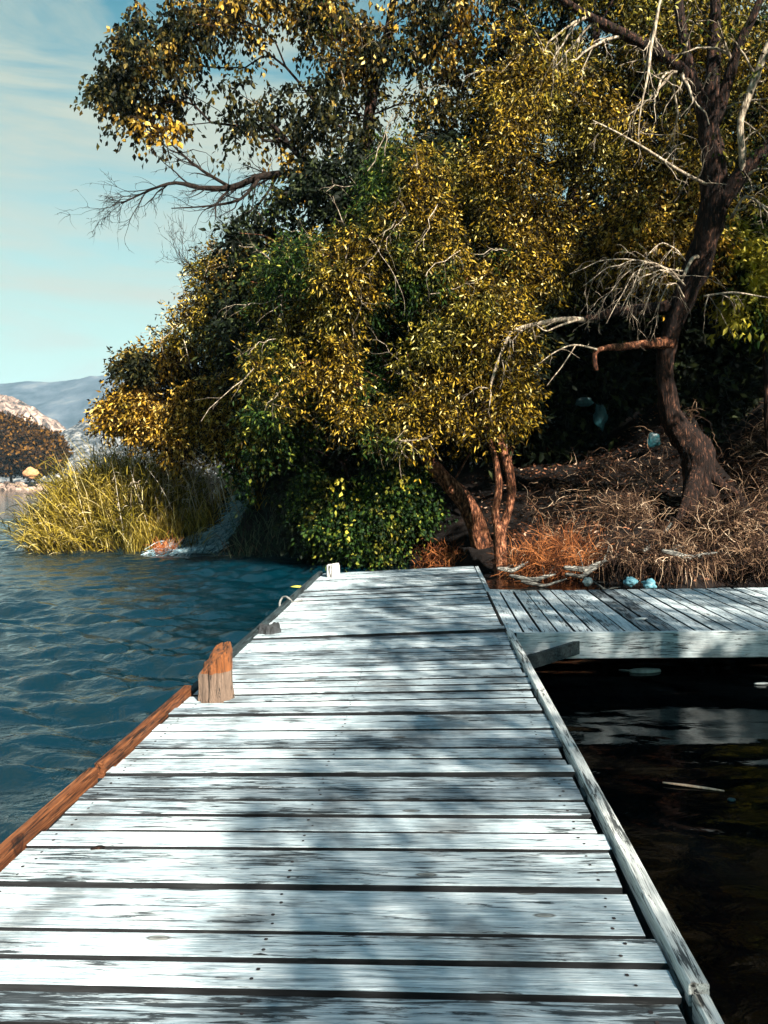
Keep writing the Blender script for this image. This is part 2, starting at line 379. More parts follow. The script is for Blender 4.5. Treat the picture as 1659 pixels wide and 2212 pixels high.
gy=np.unique(np.concatenate([np.linspace(-600,-20,12),np.linspace(-20,10,24),np.linspace(10,30,125),np.linspace(30,80,34),np.linspace(80,400,40),np.linspace(400,6000,16)]))
X,Y=np.meshgrid(gx,gy); Z=groundv(X,Y)
for i in range(len(gy)):
    if 8<gy[i]<60:
        for j in range(len(gx)):
            if -16<gx[j]<40 and Z[i,j]>.02: Z[i,j]+=gnoise(gx[j],gy[i])
idx=np.arange(X.size).reshape(X.shape)
fc=np.stack([idx[:-1,:-1],idx[:-1,1:],idx[1:,1:],idx[1:,:-1]],-1).reshape(-1,4)
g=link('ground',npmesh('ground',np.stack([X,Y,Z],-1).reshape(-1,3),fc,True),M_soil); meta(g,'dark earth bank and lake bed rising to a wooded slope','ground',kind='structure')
# ------------------------------------------------------------------ water
m,nt,b=newmat('lake_water')
b.inputs['Base Color'].default_value=(.0005,.011,.026,1); b.inputs['Roughness'].default_value=.04; b.inputs['IOR'].default_value=1.33
b.inputs['Specular IOR Level'].default_value=.95
v1=coords(nt,(.75,1.15,1)); n1=nz(nt,v1,5,3,.55,.9); n2=nz(nt,v1,14.,3,.6,.6); n3=nz(nt,v1,.28,2,.5)
shade_mr=nt.nodes.new('ShaderNodeMapRange'); shade_mr.inputs[1].default_value=-1.2; shade_mr.inputs[2].default_value=1.; sx0=nt.nodes.new('ShaderNodeSeparateXYZ'); nt.links.new(coords(nt),sx0.inputs[0]); nt.links.new(sx0.outputs[0],shade_mr.inputs[0])
mrs=nt.nodes.new('ShaderNodeMapRange'); mrs.inputs[3].default_value=.95; mrs.inputs[4].default_value=.35; nt.links.new(shade_mr.outputs[0],mrs.inputs[0]); nt.links.new(mrs.outputs[0],b.inputs['Specular IOR Level'])
nt.links.new(mixc(nt,shade_mr.outputs[0],(.0004,.0105,.017),(.0006,.0012,.0016)),b.inputs['Base Color'])  # shade on the right painted in: darker base colour, weaker reflection
a=N(nt,'ShaderNodeMath',operation='MULTIPLY_ADD'); nt.links.new(n2,a.inputs[0]); a.inputs[1].default_value=.2; nt.links.new(n1,a.inputs[2])
a3=N(nt,'ShaderNodeMath',operation='MULTIPLY'); nt.links.new(a.outputs[0],a3.inputs[0])
r3=ramp(nt,[(.3,(.45,.45,.45)),(.7,(1,1,1))],n3); 
sx=nt.nodes.new('ShaderNodeSeparateXYZ'); nt.links.new(coords(nt),sx.inputs[0])
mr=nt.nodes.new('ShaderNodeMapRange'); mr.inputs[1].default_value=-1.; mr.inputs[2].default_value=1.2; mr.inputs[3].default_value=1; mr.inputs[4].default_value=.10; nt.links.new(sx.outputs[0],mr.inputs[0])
a4=N(nt,'ShaderNodeMath',operation='MULTIPLY'); nt.links.new(r3.outputs[0],a4.inputs[0]); nt.links.new(mr.outputs[0],a4.inputs[1]); nt.links.new(a4.outputs[0],a3.inputs[1])
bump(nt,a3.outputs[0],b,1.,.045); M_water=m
wx=np.unique(np.concatenate([[-6000,-1500,-400,-100,-40],np.linspace(-22,-13,60),np.arange(-13,2.,.05),np.linspace(2,9,60),[14,40,200,1500,6000.]]))
wy=np.unique(np.concatenate([[-600,-60,-5],np.arange(.5,8,.035),np.arange(8,16,.045),np.arange(16,25,.06),np.linspace(25,60,180),[70,90,140,300,800,2000,6000.]]))
X,Y=np.meshgrid(wx,wy); Z=np.zeros_like(X)
for k in range(46):
    lam=.2*(1.045**k)*rng.uniform(.9,1.1); th=R(rng.normal(78,26)); ph=rng.uniform(0,6.28); kk=2*math.pi/lam
    am=.0115*lam**.75*(1 if lam>.35 else .8)
    arg=kk*(X*math.cos(th)+Y*math.sin(th))+ph+.8*np.sin(X*.7+k)+.6*np.sin(Y*.5+2*k)
    Z+=am*(np.sin(arg)+.22*np.sin(2*arg+.5))
gust=.75+.35*np.sin(X*.5+Y*.33)*np.sin(Y*.41-1+X*.2)
amp=gust*(1-.88*sm(-1.2,1.0,X))*(1-sm(40,60,Y))*sm(-22,-19,X)
amp*=np.where(Y>17.5,1-.65*sm(17.5,21,Y)*sm(-7.5,-5,X),1)
Z*=amp*1.0
idx=np.arange(X.size).reshape(X.shape)
fc=np.stack([idx[:-1,:-1],idx[:-1,1:],idx[1:,1:],idx[1:,:-1]],-1).reshape(-1,4)
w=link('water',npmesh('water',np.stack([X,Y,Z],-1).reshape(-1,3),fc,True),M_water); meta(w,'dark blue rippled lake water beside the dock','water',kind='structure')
# ------------------------------------------------------------------ far hills
def hills(name,label,ridge,D,depth,mat,amp,nzs,step=1.):
    """ridge : V-pixel outline -> real ridge heights at distance D, with real front and back slopes"""
    rx=[W(x,y,D).x for x,y in ridge]; rz=[W(x,y,D).z for x,y in ridge]
    xs=np.linspace(rx[0],rx[-1],int((rx[-1]-rx[0])/(D*.0022*step))); t=np.linspace(-1,1,70)
    Vv=[];
    for j in t:
        for x in xs:
            h=np.interp(x,rx,rz); e=1-abs(j)**1.3
            n=mn.fractal(Vector((x*nzs,j*depth*nzs,1.3)),1.,2.,6)
            rid=1-abs(mn.noise(Vector((x*nzs*1.7,j*depth*nzs*.5,7))))*2
            z=h*e+amp*(n*.6+rid*.35-.3)*min(1,e*2+.05)*(1 if e<.97 else .35)
            Vv.append((x,D+depth*.6*j,z if abs(j)<.999 else -6))
    nx=len(xs); idx=np.arange(len(Vv)).reshape(len(t),nx)
    f=np.stack([idx[:-1,:-1],idx[:-1,1:],idx[1:,1:],idx[1:,:-1]],-1).reshape(-1,4)
    o=link(name,npmesh(name,Vv,f,True),mat); meta(o,label,'hill',kind='structure'); return o
M_mtn=noisemat('mountain_scrub',[(.38,(.015,.022,.03)),(.55,(.05,.06,.075)),(.7,(.12,.12,.12))],(1,1,1),.012,.95,.6,8,detail=10)
M_rock=noisemat('pale_rock_slope',[(.40,(.03,.024,.02)),(.5,(.22,.15,.12)),(.64,(.55,.4,.31))],(1,1,1),.12,.95,1,4,detail=10,dist=.6)
M_scree=noisemat('grey_scree',[(.42,(.02,.025,.03)),(.5,(.10,.11,.12)),(.62,(.32,.3,.28))],(1,1,1),.16,.95,1,4,detail=10,dist=1)
hills('mountain','long blue grey mountain ridge beyond the lake',[(-500,850),(-100,838),(0,828),(60,824),(120,826),(190,816),(240,808),(320,800),(420,790),(600,770),(800,800),(1200,850)],2600,1100,M_mtn,26,.004)
hills('pale_rocky_hill','pale pinkish rocky hillside at the far left shore',[(-600,800),(-100,835),(0,852),(50,866),(95,895),(130,925),(170,960),(230,1020)],900,260,M_rock,24,.035)
hills('grey_scree_slope','grey and white scree slope behind the reeds',[(90,1000),(150,925),(210,895),(270,905),(350,930),(450,945),(560,960),(700,1000)],700,200,M_scree,7,.03)
# ------------------------------------------------------------------ dock
ANG=-math.atan((933-CX)/F)      # dock axis heading
E=Vector((math.cos(ANG),math.sin(ANG),0)); Dv=Vector((-math.sin(ANG),math.cos(ANG),0))
def uv(p): return p.dot(E),p.dot(Dv)
UL=(uv(onz(239,1658))[0]+uv(onz(48,1844))[0])/2; UR=uv(onz(1290,1780))[0]
VE=uv(onz(1050,1223))[1]; VEL=uv(onz(695,1240))[1]
VJ=uv(onz(1115,1369))[1]; VJ2=uv(onz(1112,1276))[1]
print('dock u',UL,UR,'v end',VE,VEL,'junction',VJ,VJ2)
dock=empty('dock',(0,0,0),ANG,label='long weathered grey plank dock running straight out across the water',cat='dock')
mb=MB(); y=-1.2; k=0
rake=(VE-VEL)/(UR-UL)
while y<VEL+.1:
    w=random.choice([.12,.125,.128,.122,.085,.13]) if y>3 else random.choice([.125,.118,.13])
    gap=random.choice([.012,.016,.02,.026]) if random.random()<.8 else .036
    dz=random.gauss(0,.0025)
    if random.random()<.08: dz+=.010
    xr=UR+random.uniform(-.02,.012); xl=UL+random.uniform(-.008,.01)
    if y>VJ-.02: xr=UR-.02
    tilt=random.gauss(0,.0022)
    fr=rake*min(1,max(0,(y-4)/(VEL-4)))
    b0=len(mb.v); mb.box(xl,xr,y,y+w,DECK-.038,DECK,.003,0,.004,2)
    s0=len(mb.m)-10
    mb.m[s0+2]=0; mb.m[s0+4]=0
    # subdivide visually by sagging ends: shear + slight crown
    for i in range(b0,len(mb.v)):
        p=mb.v[i]; q=(p[0]-UL)/(UR-UL)
        mb.v[i]=(p[0],p[1]+fr*(p[0]-UL)+tilt*(q-.5)*2.,p[2]+dz+random.gauss(0,.0006)+ (0.012 if (k%23==11) else 0)*q)
    # nails
    for nu in (UL+.09,(UL+UR)/2-.05,UR-.10):
        for nv in (.3,.72):
            cx=nu+random.gauss(0,.008); cy=y+w*nv+fr*(cx-UL)+random.gauss(0,.004); z=DECK+dz+.0025; r=random.uniform(.005,.008)
            mb.add([(cx+r*math.cos(a*math.pi/3),cy+r*math.sin(a*math.pi/3),z) for a in range(6)],[tuple(range(6))],1)
    if random.random()<.3:
        cx=random.uniform(UL+.2,UR-.2); cy=y+w*random.choice([.03,.5,.96])+fr*(cx-UL); ra=random.uniform(.006,.02); ph=random.random()*3
        if cy<y+w+fr*(cx-UL)-ra: mb.add([(cx+ra*1.5*math.cos(a*.785)*(1+.3*math.sin(a*2+ph)),max(cy+ra*.6*math.sin(a*.785)*(1+.3*math.cos(a*3+ph)),y+.004+fr*(cx-UL)),DECK+dz+.0022) for a in range(8)],[tuple(range(8))],2)
    y+=w+gap; k+=1
mb.build('deck_boards',[M_deck,M_nail,M_edge],dock)
# frame under the boards
mb=MB()
for u0 in (UL+.06,(UL+UR)/2-.07,UR-.10):
    mb=MB(); mb.box(u0,u0+.05,-1.2,VEL-.02,DECK-.27,DECK-.044,.003); mb.build('joist',M_darkw,dock)
mb=MB(); mb.box(UL+.12,UR-.12,VEL-.01,VEL+.03,DECK-.26,DECK-.046,.003)
mb.build('end_beam',M_darkw,dock)
# right kerb rail (two lengths) with stand-off blocks
def rail(v0,v1,u0,u1,z0,z1,mat,name='edge_rail',tw=0.,lab=None,shift=0.):
    mb=MB(); n=14
    prof=[(u0,z0),(u1,z0),(u1,z1-.006),(u1-.006,z1),(u0+.006,z1),(u0,z1-.006)]
    base=len(mb.v)
    for i in range(n+1):
        v=v0+(v1-v0)*i/n; wob=.004*mn.noise(Vector((v*1.7,u0*9,0))); 
        for (a,c) in prof: mb.v.append((a+wob+shift*i/n,v,c+.004*mn.noise(Vector((v*1.3,3,u0)))))
    q=len(prof)
    for i in range(n):
        for k in range(q):
            k2=(k+1)%q; mb.f.append((i*q+k2,i*q+k,(i+1)*q+k,(i+1)*q+k2)); mb.m.append(0)
    mb.f.append(tuple(range(q))); mb.f.append(tuple(n*q+k for k in reversed(range(q)))); mb.m+=[0,0]
    o=mb.build(name,mat,dock)
    if lab: o['label']=lab
    return o
ur0=uv(onz(1455,2100,DECK+.05))[0]; ur1=uv(onz(1496,2100,DECK+.05))[0]; vr=uv(onz(1475,2112,DECK+.05))[1]
print('rail',ur0,ur1,vr)
ur0=UR+.03; ur1=UR+.088
rail(vr,VJ-.01,ur0,ur1,DECK-.035,DECK+.034,M_railw,'kerb_rail',lab='long bleached kerb rail on the right edge',shift=-.035)
rail(-1.2,vr-.015,ur0+.005,ur1-.004,DECK-.06,DECK+.012,M_railw,'kerb_rail',lab='lower nearest length of kerb rail')
v=-.5
while v<VJ-.3:
    mb=MB(); mb.box(UR+.004,ur0-.002,v,v+.1,DECK-.1,DECK-.01,.003); v+=1.35; mb.build('spacer_block',M_darkw,dock)
mb=MB(); mb.box(UR+.035,UR+.075,-1.2,VJ-.02,DECK-.30,DECK-.065,.003); mb.build('side_beam',M_darkw,dock)
mb=MB(); mb.box(UR-.005,UR+.05,VJ2+.01,VE-.02,DECK-.14,DECK+.004,.004); mb.build('edge_strip',M_walk,dock)
# left rails
vs1=uv(onz(235,1648,DECK+.07))[1]; vs2=uv(onz(405,1478,DECK+.07))[1]
ul1=UL-.006; ul0=UL-.056
print('left seg',vs1,vs2)
rail(-1.2,vs1-.02,ul0-.012,ul1-.012,DECK-.02,DECK+.055,M_railo,'edge_rail',lab='nearest orange brown length of edge rail')
rail(vs1+.03,vs2,ul0,ul1,DECK-.02,DECK+.062,M_railo,'edge_rail',lab='second orange brown length of edge rail')
rail(vs2+.01,vs2+.45,ul0,ul1,DECK-.04,DECK+.02,M_darkw,'edge_rail')
rail(vs2+.75,9.0,ul0+.01,ul1+.02,DECK-.03,DECK+.045,M_darkw,'edge_rail',lab='dark far length of edge rail')
rail(9.02,VEL-.02,ul0+.0,ul1+.01,DECK-.03,DECK+.05,M_darkw,'edge_rail')
mb=MB(); mb.box(UL-.05,UL-.016,-1.2,VEL-.05,DECK-.30,DECK-.05,.003); mb.build('side_beam',M_darkw,dock)
# pilings under the dock
for v in (1.,4.2,7.4,10.6):
    for u in (UL+.25,UR-.3): mb=MB(); mb.tube([(u,v,-2.2),(u,v,DECK-.05)],[.09,.085],10); mb.build('piling',M_darkw,dock,True)
# rope loop over the left edge
pts=[]
for i in range(14):
    a=math.pi*i/13; pts.append((UL-.06-.075*math.cos(a),9.0+.04*math.sin(a*2),DECK+.0+.075*math.sin(a)))
pts=[(UL-.14,8.98,.2)]+pts+[(UL+.05,9.02,DECK+.012),(UL+.12,9.1,DECK+.012)]
mb=MB(); mb.tube(pts,[.013]*len(pts),6)
M_rope=noisemat('old_rope',[(.3,(.05,.05,.05)),(.7,(.3,.3,.28))],(30,30,30),3,.9,1,.01)
o=mb.build('rope_loop',M_rope,None,True); o.rotation_euler=(0,0,ANG); meta(o,'old grey rope looped over the left edge of the dock','rope')
# ------------------------------------------------------------------ walkway
walk=empty('side_walkway',(0,0,0),ANG,label='grey plank walkway joining the dock from the right bank',cat='walkway')
mb=MB(); u=UR+.006; u1=UR+9.5; k=0
mb.box(UR-.0,UR+.012,VJ+.05,VJ2,DECK-.05,DECK-.006,.002,1)
u=UR+.016
while u<u1:
    w=random.choice([.138,.14,.135]); gap=random.choice([.013,.017,.022,.026]); dz=random.gauss(0,.002); sk=random.gauss(0,.006)
    b0=len(mb.v); mb.box(u,u+w,VJ+.045+random.uniform(0,.006),VJ2+random.uniform(-.012,.012),DECK-.038,DECK,.003,0,.003,2)
    for i in range(b0,len(mb.v)):
        p=mb.v[i]; q=(p[1]-VJ)/(VJ2-VJ); mb.v[i]=(p[0]+sk*q,p[1],p[2]+dz)
    for nv in (.06,1.4,VJ2-VJ-.12):
        for nu in (.25,.75):
            cx=u+w*nu; cy=VJ+.06+nv+random.gauss(0,.006); z=DECK+dz+.0025; r=.005
            mb.add([(cx+r*math.cos(a*math.pi/3),cy+r*math.sin(a*math.pi/3),z) for a in range(6)],[tuple(range(6))],1)
    u+=w+gap
mb.build('deck_boards',[M_walk,M_nail,M_edge],walk)
mb=MB(); mb.box(ur1+.004,u1,VJ+.0,VJ+.042,DECK-.235,DECK+.006,.004)
fb=mb.build('side_beam',M_beam,walk); fb['label']='broad pale face board along the near side'
mb=MB(); mb.box(UR+.1,u1,VJ2-.10,VJ2-.05,DECK-.25,DECK-.05,.004); mb.build('joist',M_darkw,walk); mb=MB(); mb.box(UR+.1,u1,(VJ+VJ2)/2,(VJ+VJ2)/2+.05,DECK-.25,DECK-.05,.004); mb.build('joist',M_darkw,walk)
for uu in (UR+2.6,UR+5.8,UR+8.8):
    for v in (VJ+.3,VJ2-.3): mb=MB(); mb.tube([(uu,v,-1.8),(uu,v,DECK-.06)],[.08,.075],10); mb.build('piling',M_darkw,walk,True)
mb=MB(); mb.add([(UR+.05,VJ2+.0,DECK-.03),(UR+.05,VJ2+.11,DECK-.03),(UR+.42,VJ2+.005,DECK-.03),(UR+.05,VJ2+.0,DECK+.006),(UR+.05,VJ2+.11,DECK+.006),(UR+.42,VJ2+.005,DECK+.006)],[(3,5,4),(0,1,2),(0,3,4,1),(1,4,5,2),(2,5,3,0)]); mb.build('corner_wedge',M_walk,walk)
# brace board : slanted timber from the dock beam up to the fascia
A=uv(onz(1150,1427,DECK-.02)); Bq=uv(onz(1270,1383,DECK-.02))
p0=W(1120,1438,6.55); p1=W(1270,1391,7.13)
t=(p1-p0).normalized(); up=Vector((0,0,1)); side=t.cross(up).normalized(); upn=side.cross(t).normalized()
mb=MB(); c=[]
for base in (p0,p1):
    for (a,bb) in ((-.02,-.06),(.02,-.06),(.02,.06),(-.02,.06)): c.append(tuple(base+side*a+upn*bb))
mb.add(c,[(0,1,2,3),(7,6,5,4),(0,4,5,1),(1,5,6,2),(2,6,7,3),(3,7,4,0)])
o=mb.build('loose_timber',M_darkw); meta(o,'short dark timber slanting up against the pale face board of the walkway','timber')
# ------------------------------------------------------------------ mooring posts
def postmat(name,top,low,split):
    m,nt,b=newmat(name); v=coords(nt,(14,14,2.2)); f=nz(nt,v,1.6,7,.7,1.6)
    ct=ramp(nt,[(.40,tuple(x*.04 for x in top)),(.48,top),(.62,tuple(min(1,x*1.5) for x in top))],f).outputs[0]
    cl=ramp(nt,[(.41,tuple(x*.06 for x in low)),(.46,low),(.66,tuple(min(1,x*1.35) for x in low))],f).outputs[0]
    tc=nt.nodes.new('ShaderNodeTexCoord'); sp=nt.nodes.new('ShaderNodeSeparateXYZ'); nt.links.new(tc.outputs['Object'],sp.inputs[0])
    n2=nz(nt,coords(nt,(9,9,9)),1,3); ad=N(nt,'ShaderNodeMath',operation='MULTIPLY_ADD'); nt.links.new(n2,ad.inputs[0]); ad.inputs[1].default_value=.035; nt.links.new(sp.outputs[2],ad.inputs[2])
    gt=N(nt,'ShaderNodeMath',operation='GREATER_THAN'); nt.links.new(ad.outputs[0],gt.inputs[0]); gt.inputs[1].default_value=split
    nt.links.new(mixc(nt,gt.outputs[0],cl,ct),b.inputs['Base Color']); b.inputs['Roughness'].default_value=.85
    bump(nt,f,b,1,.03); return m
def post(name,px,py,r,hfun,mat,label,groove=.06,cat='post',dep=.9,flare=.12):
    c=onz(px,py); o=empty(name,(c.x,c.y,DECK),0,label=label,cat=cat)
    ns=48; nr=26; mb=MB()
    for i in range(nr+1):
        f=i/nr
        for k in range(ns):
            a=2*math.pi*k/ns; H=hfun(a); z=-dep+(H+dep)*f if False else (-dep if i==0 else -.04+(H+.04)*((i-1)/(nr-1)))
            g=mn.noise(Vector((math.cos(a)*4,math.sin(a)*4,z*1.2)))*groove+mn.noise(Vector((math.cos(a)*9,math.sin(a)*9,z*3)))*groove*.6
            rr=r*(1+g+flare*max(0,1-max(z,0)/.12)**2-(.10*max(0,(i-nr+3)/3)))
            mb.v.append((rr*math.cos(a),rr*math.sin(a),z+(.012*mn.noise(Vector((a*3,z*9,1))) if i>1 else 0)))
    for i in range(nr):
        for k in range(ns):
            k2=(k+1)%ns; mb.f.append((i*ns+k,i*ns+k2,(i+1)*ns+k2,(i+1)*ns+k)); mb.m.append(0)
    # rotten top : concentric rings
    prev=nr*ns
    for q,s in enumerate((.72,.42,.15)):
        b0=len(mb.v)
        for k in range(ns):
            a=2*math.pi*k/ns; x=r*s*math.cos(a); yv=r*s*math.sin(a)
            H=hfun(a)*s+hfun(None)*(1-s); mb.v.append((x,yv,H-.02*s+.012*mn.noise(Vector((x*40,yv*40,q)))))
        for k in range(ns):
            k2=(k+1)%ns; mb.f.append((prev+k,prev+k2,b0+k2,b0+k)); mb.m.append(0)
        prev=b0
    mb.f.append(tuple(prev+k for k in range(ns))); mb.m.append(0)
    mb.build('post_shaft' ,mat,o,False); return o
def h1(a):
    if a is None: return .325
    # highest at the back right, broken low at the left
    v=.30+.07*math.cos(a-R(35)); v-= .07*max(0,math.cos(a-R(180)))**1.5; v+=.006*math.sin(a*5)
    return v
M_post1=postmat('post_orange_top',(.15,.045,.008),(.13,.085,.06),.205)
p=post('mooring_post',467,1506,.112,h1,M_post1,'thick orange brown mooring post with rotten slanting top near the left edge',.2)
p['group']='mooring posts through the dock'
M_post2=postmat('post_grey',(.5,.47,.45),(.4,.38,.37),.5)
p=post('mooring_post',720,1246,.098,lambda a:.19 if a is None else .19+.012*math.cos(a),M_post2,'small grey grooved mooring post at the far left corner of the dock',.16,flare=.03)
p['group']='mooring posts through the dock'
M_stub=postmat('stub_black',(.02,.022,.025),(.03,.034,.038),.05)
post('broken_stub',582,1368,.10,lambda a:.085 if a is None else .05+.045*abs(math.sin(a*1.5+.4)),M_stub,'low black rotten stump of a piling flush with the boards beyond the orange post',.22,'stump',flare=.15)
# bits on the dock
def flake(name,px,py,z,L,w,ang,mat,label,cat,th=.012,bend=.02):
    c=onz(px,py,z); mb=MB(); pts=[]; 
    for i in range(7):
        f=i/6-.5; pts.append((c.x+math.cos(ang)*L*f,c.y+math.sin(ang)*L*f,z+th*.5+bend*math.cos(f*3.1)))
    mb.tube(pts,[w*(.35+.65*math.sin(math.pi*(i+.6)/7.2)) for i in range(7)],7,0,.4)
    for i,v in enumerate(mb.v): mb.v[i]=(v[0],v[1],z+(v[2]-z)*.5)
    o=mb.build(name,mat,None,True,off=(c.x,c.y,z)); o.location=(c.x,c.y,z); meta(o,label,cat); return o
M_bone=noisemat('pale_debris',[(.3,(.3,.32,.33)),(.7,(.75,.76,.75))],ns=9,bs=.5)
M_tan=noisemat('tan_stick',[(.3,(.5,.25,.14)),(.7,(.85,.6,.42))],(20,3,3),3,.7,.4,.005)
M_ylw=noisemat('yellow_leaf',[(.3,(.4,.35,.03)),(.7,(.6,.55,.1))],ns=9,bs=0)
M_teald=noisemat('teal_plastic',[(.4,(.003,.02,.027)),(.7,(.012,.06,.07))],ns=6,rough=.4,bs=.2)
flake('floating_stick',1497,1700,.0,.36,.014,R(-24),M_tan,'tan stick floating on the black water right of the dock','stick',.01,.004)
flake('plastic_disc',1580,1728,.0,.045,.02,0,M_teald,'tiny teal disc floating beside the tan stick','disc',.01,0)
flake('floating_bottle',1393,1450,.0,.30,.055,R(3),M_bone,'pale bottle floating under the edge of the walkway','bottle',.02,.0)
flake('floating_twig',1352,1449,.0,.14,.010,R(-30),M_bone,'small curved pale twig floating left of the pale bottle','twig',.01,.01)
flake('floating_card',1646,1477,.0,.14,.022,R(0),M_bone,'thin white scrap floating at the right edge below the walkway','scrap',.008,0)
flake('floating_leaf',640,1269,.0,.22,.06,R(10),M_ylw,'yellow leaf floating beside the far left edge of the dock','leaf',.004,0)
flake('fallen_leaf',1385,1337,DECK,.13,.03,R(5),M_bone,'pale dry leaf lying on the walkway planks','leaf',.004,.004)
flake('curled_leaf',212,1833,DECK,.055,.014,R(12),M_bark,'small dark curled leaf on the bleached boards near the orange brown rail','leaf',.008,.005)
# ------------------------------------------------------------------ trees
LC=0
def finish_tree(name,label,trunk_mb,crowns,bark,extra=(),group=None,base=None,cat='tree'):
    o=empty(name,base,0,label=label,cat=cat,group=group)
    if trunk_mb is not None: trunk_mb.build('trunk',bark,o,True,off=base)
    for (vs,f,m) in crowns:
        vs=np.asarray(vs)-np.array(tuple(base)); link('crown',npmesh('crown',vs,f),m,o)
        global LC; LC+=len(f)//2
    for (nm,mb,mt) in extra:
        q=mb.build(nm,mt,o,True,off=base)
        if nm=='fine_twigs': q['kind']='stuff'
    return o
def rooted(lst):
    """first point of a trunk path dropped to the ground"""
    P=pp(lst); x,y,z,r=P[0]; z=min(z,ground(x,y))-.15; P[0]=(x,y,z,r); return P
# 1 great curved tree on the right
P=rooted([(1515,1040,15.4,.34),(1505,985,15.4,.31),(1462,925,15.3,.24),(1442,860,15.2,.19),(1438,800,15.1,.16),(1442,740,15,.17),(1470,660,14.8,.25),(1502,580,14.6,.27),(1530,500,14.4,.27),(1543,420,14.3,.25),(1540,340,14.2,.23),(1532,250,14.1,.18),(1540,150,14,.13),(1545,50,14,.11),(1550,-80,14,.09)])
pa,ra=smoothpath(P,4); ra=[q*(.86 if i>20 else .95) for i,q in enumerate(ra)]; mb=MB(); mb.tube(pa,ra,18,0,.45)
base=tuple(Vector(P[0][:3]))
def limb(lst,sub=4,sides=9,rough=.25,target=None):
    global mb
    q,r=smoothpath(pp(lst),sub); mb.tube(q,r,sides,0,rough); return q,r
l1=limb([(1535,300,14.2,.15),(1500,190,14,.12),(1440,125,13.8,.10),(1350,75,13.6,.085),(1270,35,13.4,.07),(1200,-10,13.2,.055),(1150,-60,13,.05)])
l2=limb([(1500,195,14,.10),(1478,90,14.1,.09),(1465,0,14.2,.075),(1460,-80,14.2,.07)])
l3=limb([(1540,270,14.2,.13),(1568,190,14,.10),(1592,110,13.8,.085),(1625,40,13.6,.07),(1660,-40,13.4,.05)])
l4=limb([(1555,440,14.3,.17),(1590,390,14.1,.14),(1640,335,13.9,.12),(1720,270,13.7,.10)])
l6=limb([(1475,655,14.9,.13),(1410,665,14.8,.10),(1340,672,14.7,.085),(1262,690,14.5,.06)])
red=MB(); pale=MB()
def bl(t,lst,sub=4,sides=7,rough=.2):
    q,r=smoothpath(pp(lst),sub); t.tube(q,r,sides,0,rough); return q,r
l5=bl(pale,[(1605,385,14.0,.055),(1603,330,13.9,.06),(1600,260,13.8,.06),(1628,180,13.7,.07),(1655,110,13.6,.07),(1700,20,13.5,.06)])
b1=bl(red,[(1450,740,14.95,.14),(1400,742,14.8,.085),(1350,748,14.6,.07),(1305,752,14.4,.05),(1285,765,14.35,.045),(1288,800,14.35,.045)])
b2=bl(pale,[(1280,692,14.6,.055),(1215,690,14.4,.05),(1150,702,14.3,.042),(1110,715,14.3,.035),(1090,745,14.3,.03),(1072,790,14.3,.028),(1058,840,14.3,.022)])
b3=bl(pale,[(1255,688,14.5,.03),(1205,705,14.3,.02),(1180,715,14.2,.015),(1160,703,14.2,.01)])
b4=bl(pale,[(1510,555,14.4,.04),(1495,560,14.2,.035),(1475,600,14.0,.025)])
b5=bl(pale,[(1290,755,14.3,.02),(1240,745,14.2,.016),(1200,760,14.1,.012),(1165,785,14,.008)])
b6=bl(pale,[(1243,747,14.2,.012),(1215,790,14.1,.01),(1195,815,14,.007),(1180,835,14,.004)])
b7=bl(pale,[(1520,640,14.3,.02),(1580,632,14.0,.018),(1640,640,13.8,.012),(1700,650,13.7,.01)])
b8=bl(pale,[(1580,470,14.2,.03),(1610,425,13.9,.025),(1650,445,13.7,.02),(1700,470,13.6,.015)])
b9=bl(pale,[(1530,400,14.2,.03),(1470,370,13.8,.028),(1400,325,13.4,.022),(1340,290,13.2,.016),(1280,260,13.1,.008)])
b10=bl(pale,[(1430,-20,12.6,.022),(1415,60,12.5,.026),(1405,110,12.5,.03),(1400,160,12.4,.02),(1385,230,12.4,.013),(1378,300,12.4,.008)])
b11=bl(pale,[(1598,390,14.1,.025),(1640,365,13.8,.02),(1700,375,13.7,.014)])
# arching bare spray in front of the trunk
hub=[]
for (sx,sy,ex,ey,hh) in [(1475,610,1340,700,70),(1470,600,1300,690,75),(1480,620,1390,715,85),(1470,600,1260,640,55),(1478,640,1420,700,60),(1465,600,1310,745,95),(1480,560,1350,720,110),(1475,590,1230,610,40)]:
    q=[]
    for k in range(9):
        f=k/8; q.append((sx+(ex-sx)*f, sy+(ey-sy)*f-hh*math.sin(f*math.pi*.85)*1.0+random.uniform(-5,5),14.1-f*.6,.017*(1-.7*f)))
    q,r=bl(pale,q,2,4,0); twiggy(pale,q,r,7,.7,2,.35,.6,rmin=.0045)
twiggy(pale,*l1,13,1.2,3,.45,.6,rmin=.0045); twiggy(pale,*b9,9,.6,2,.3,rmin=.0045); twiggy(pale,*b10,8,.8,2,.5,.4,rmin=.0045)
twiggy(pale,*b2,10,.6,2,.2,rmin=.0045); twiggy(pale,*b8,7,.8,2,.3,rmin=.0045); twiggy(pale,*b7,7,.6,2,.6,rmin=.0045); twiggy(pale,*b5,4,.4,1,.3,rmin=.004); twiggy(pale,*l5,10,.7,2,.1,rmin=.005); twiggy(pale,*b11,4,.5,2,.3)
twiggy(pale,*l3,8,1.,2,.2); twiggy(pale,*l2,8,.9,2,.1)
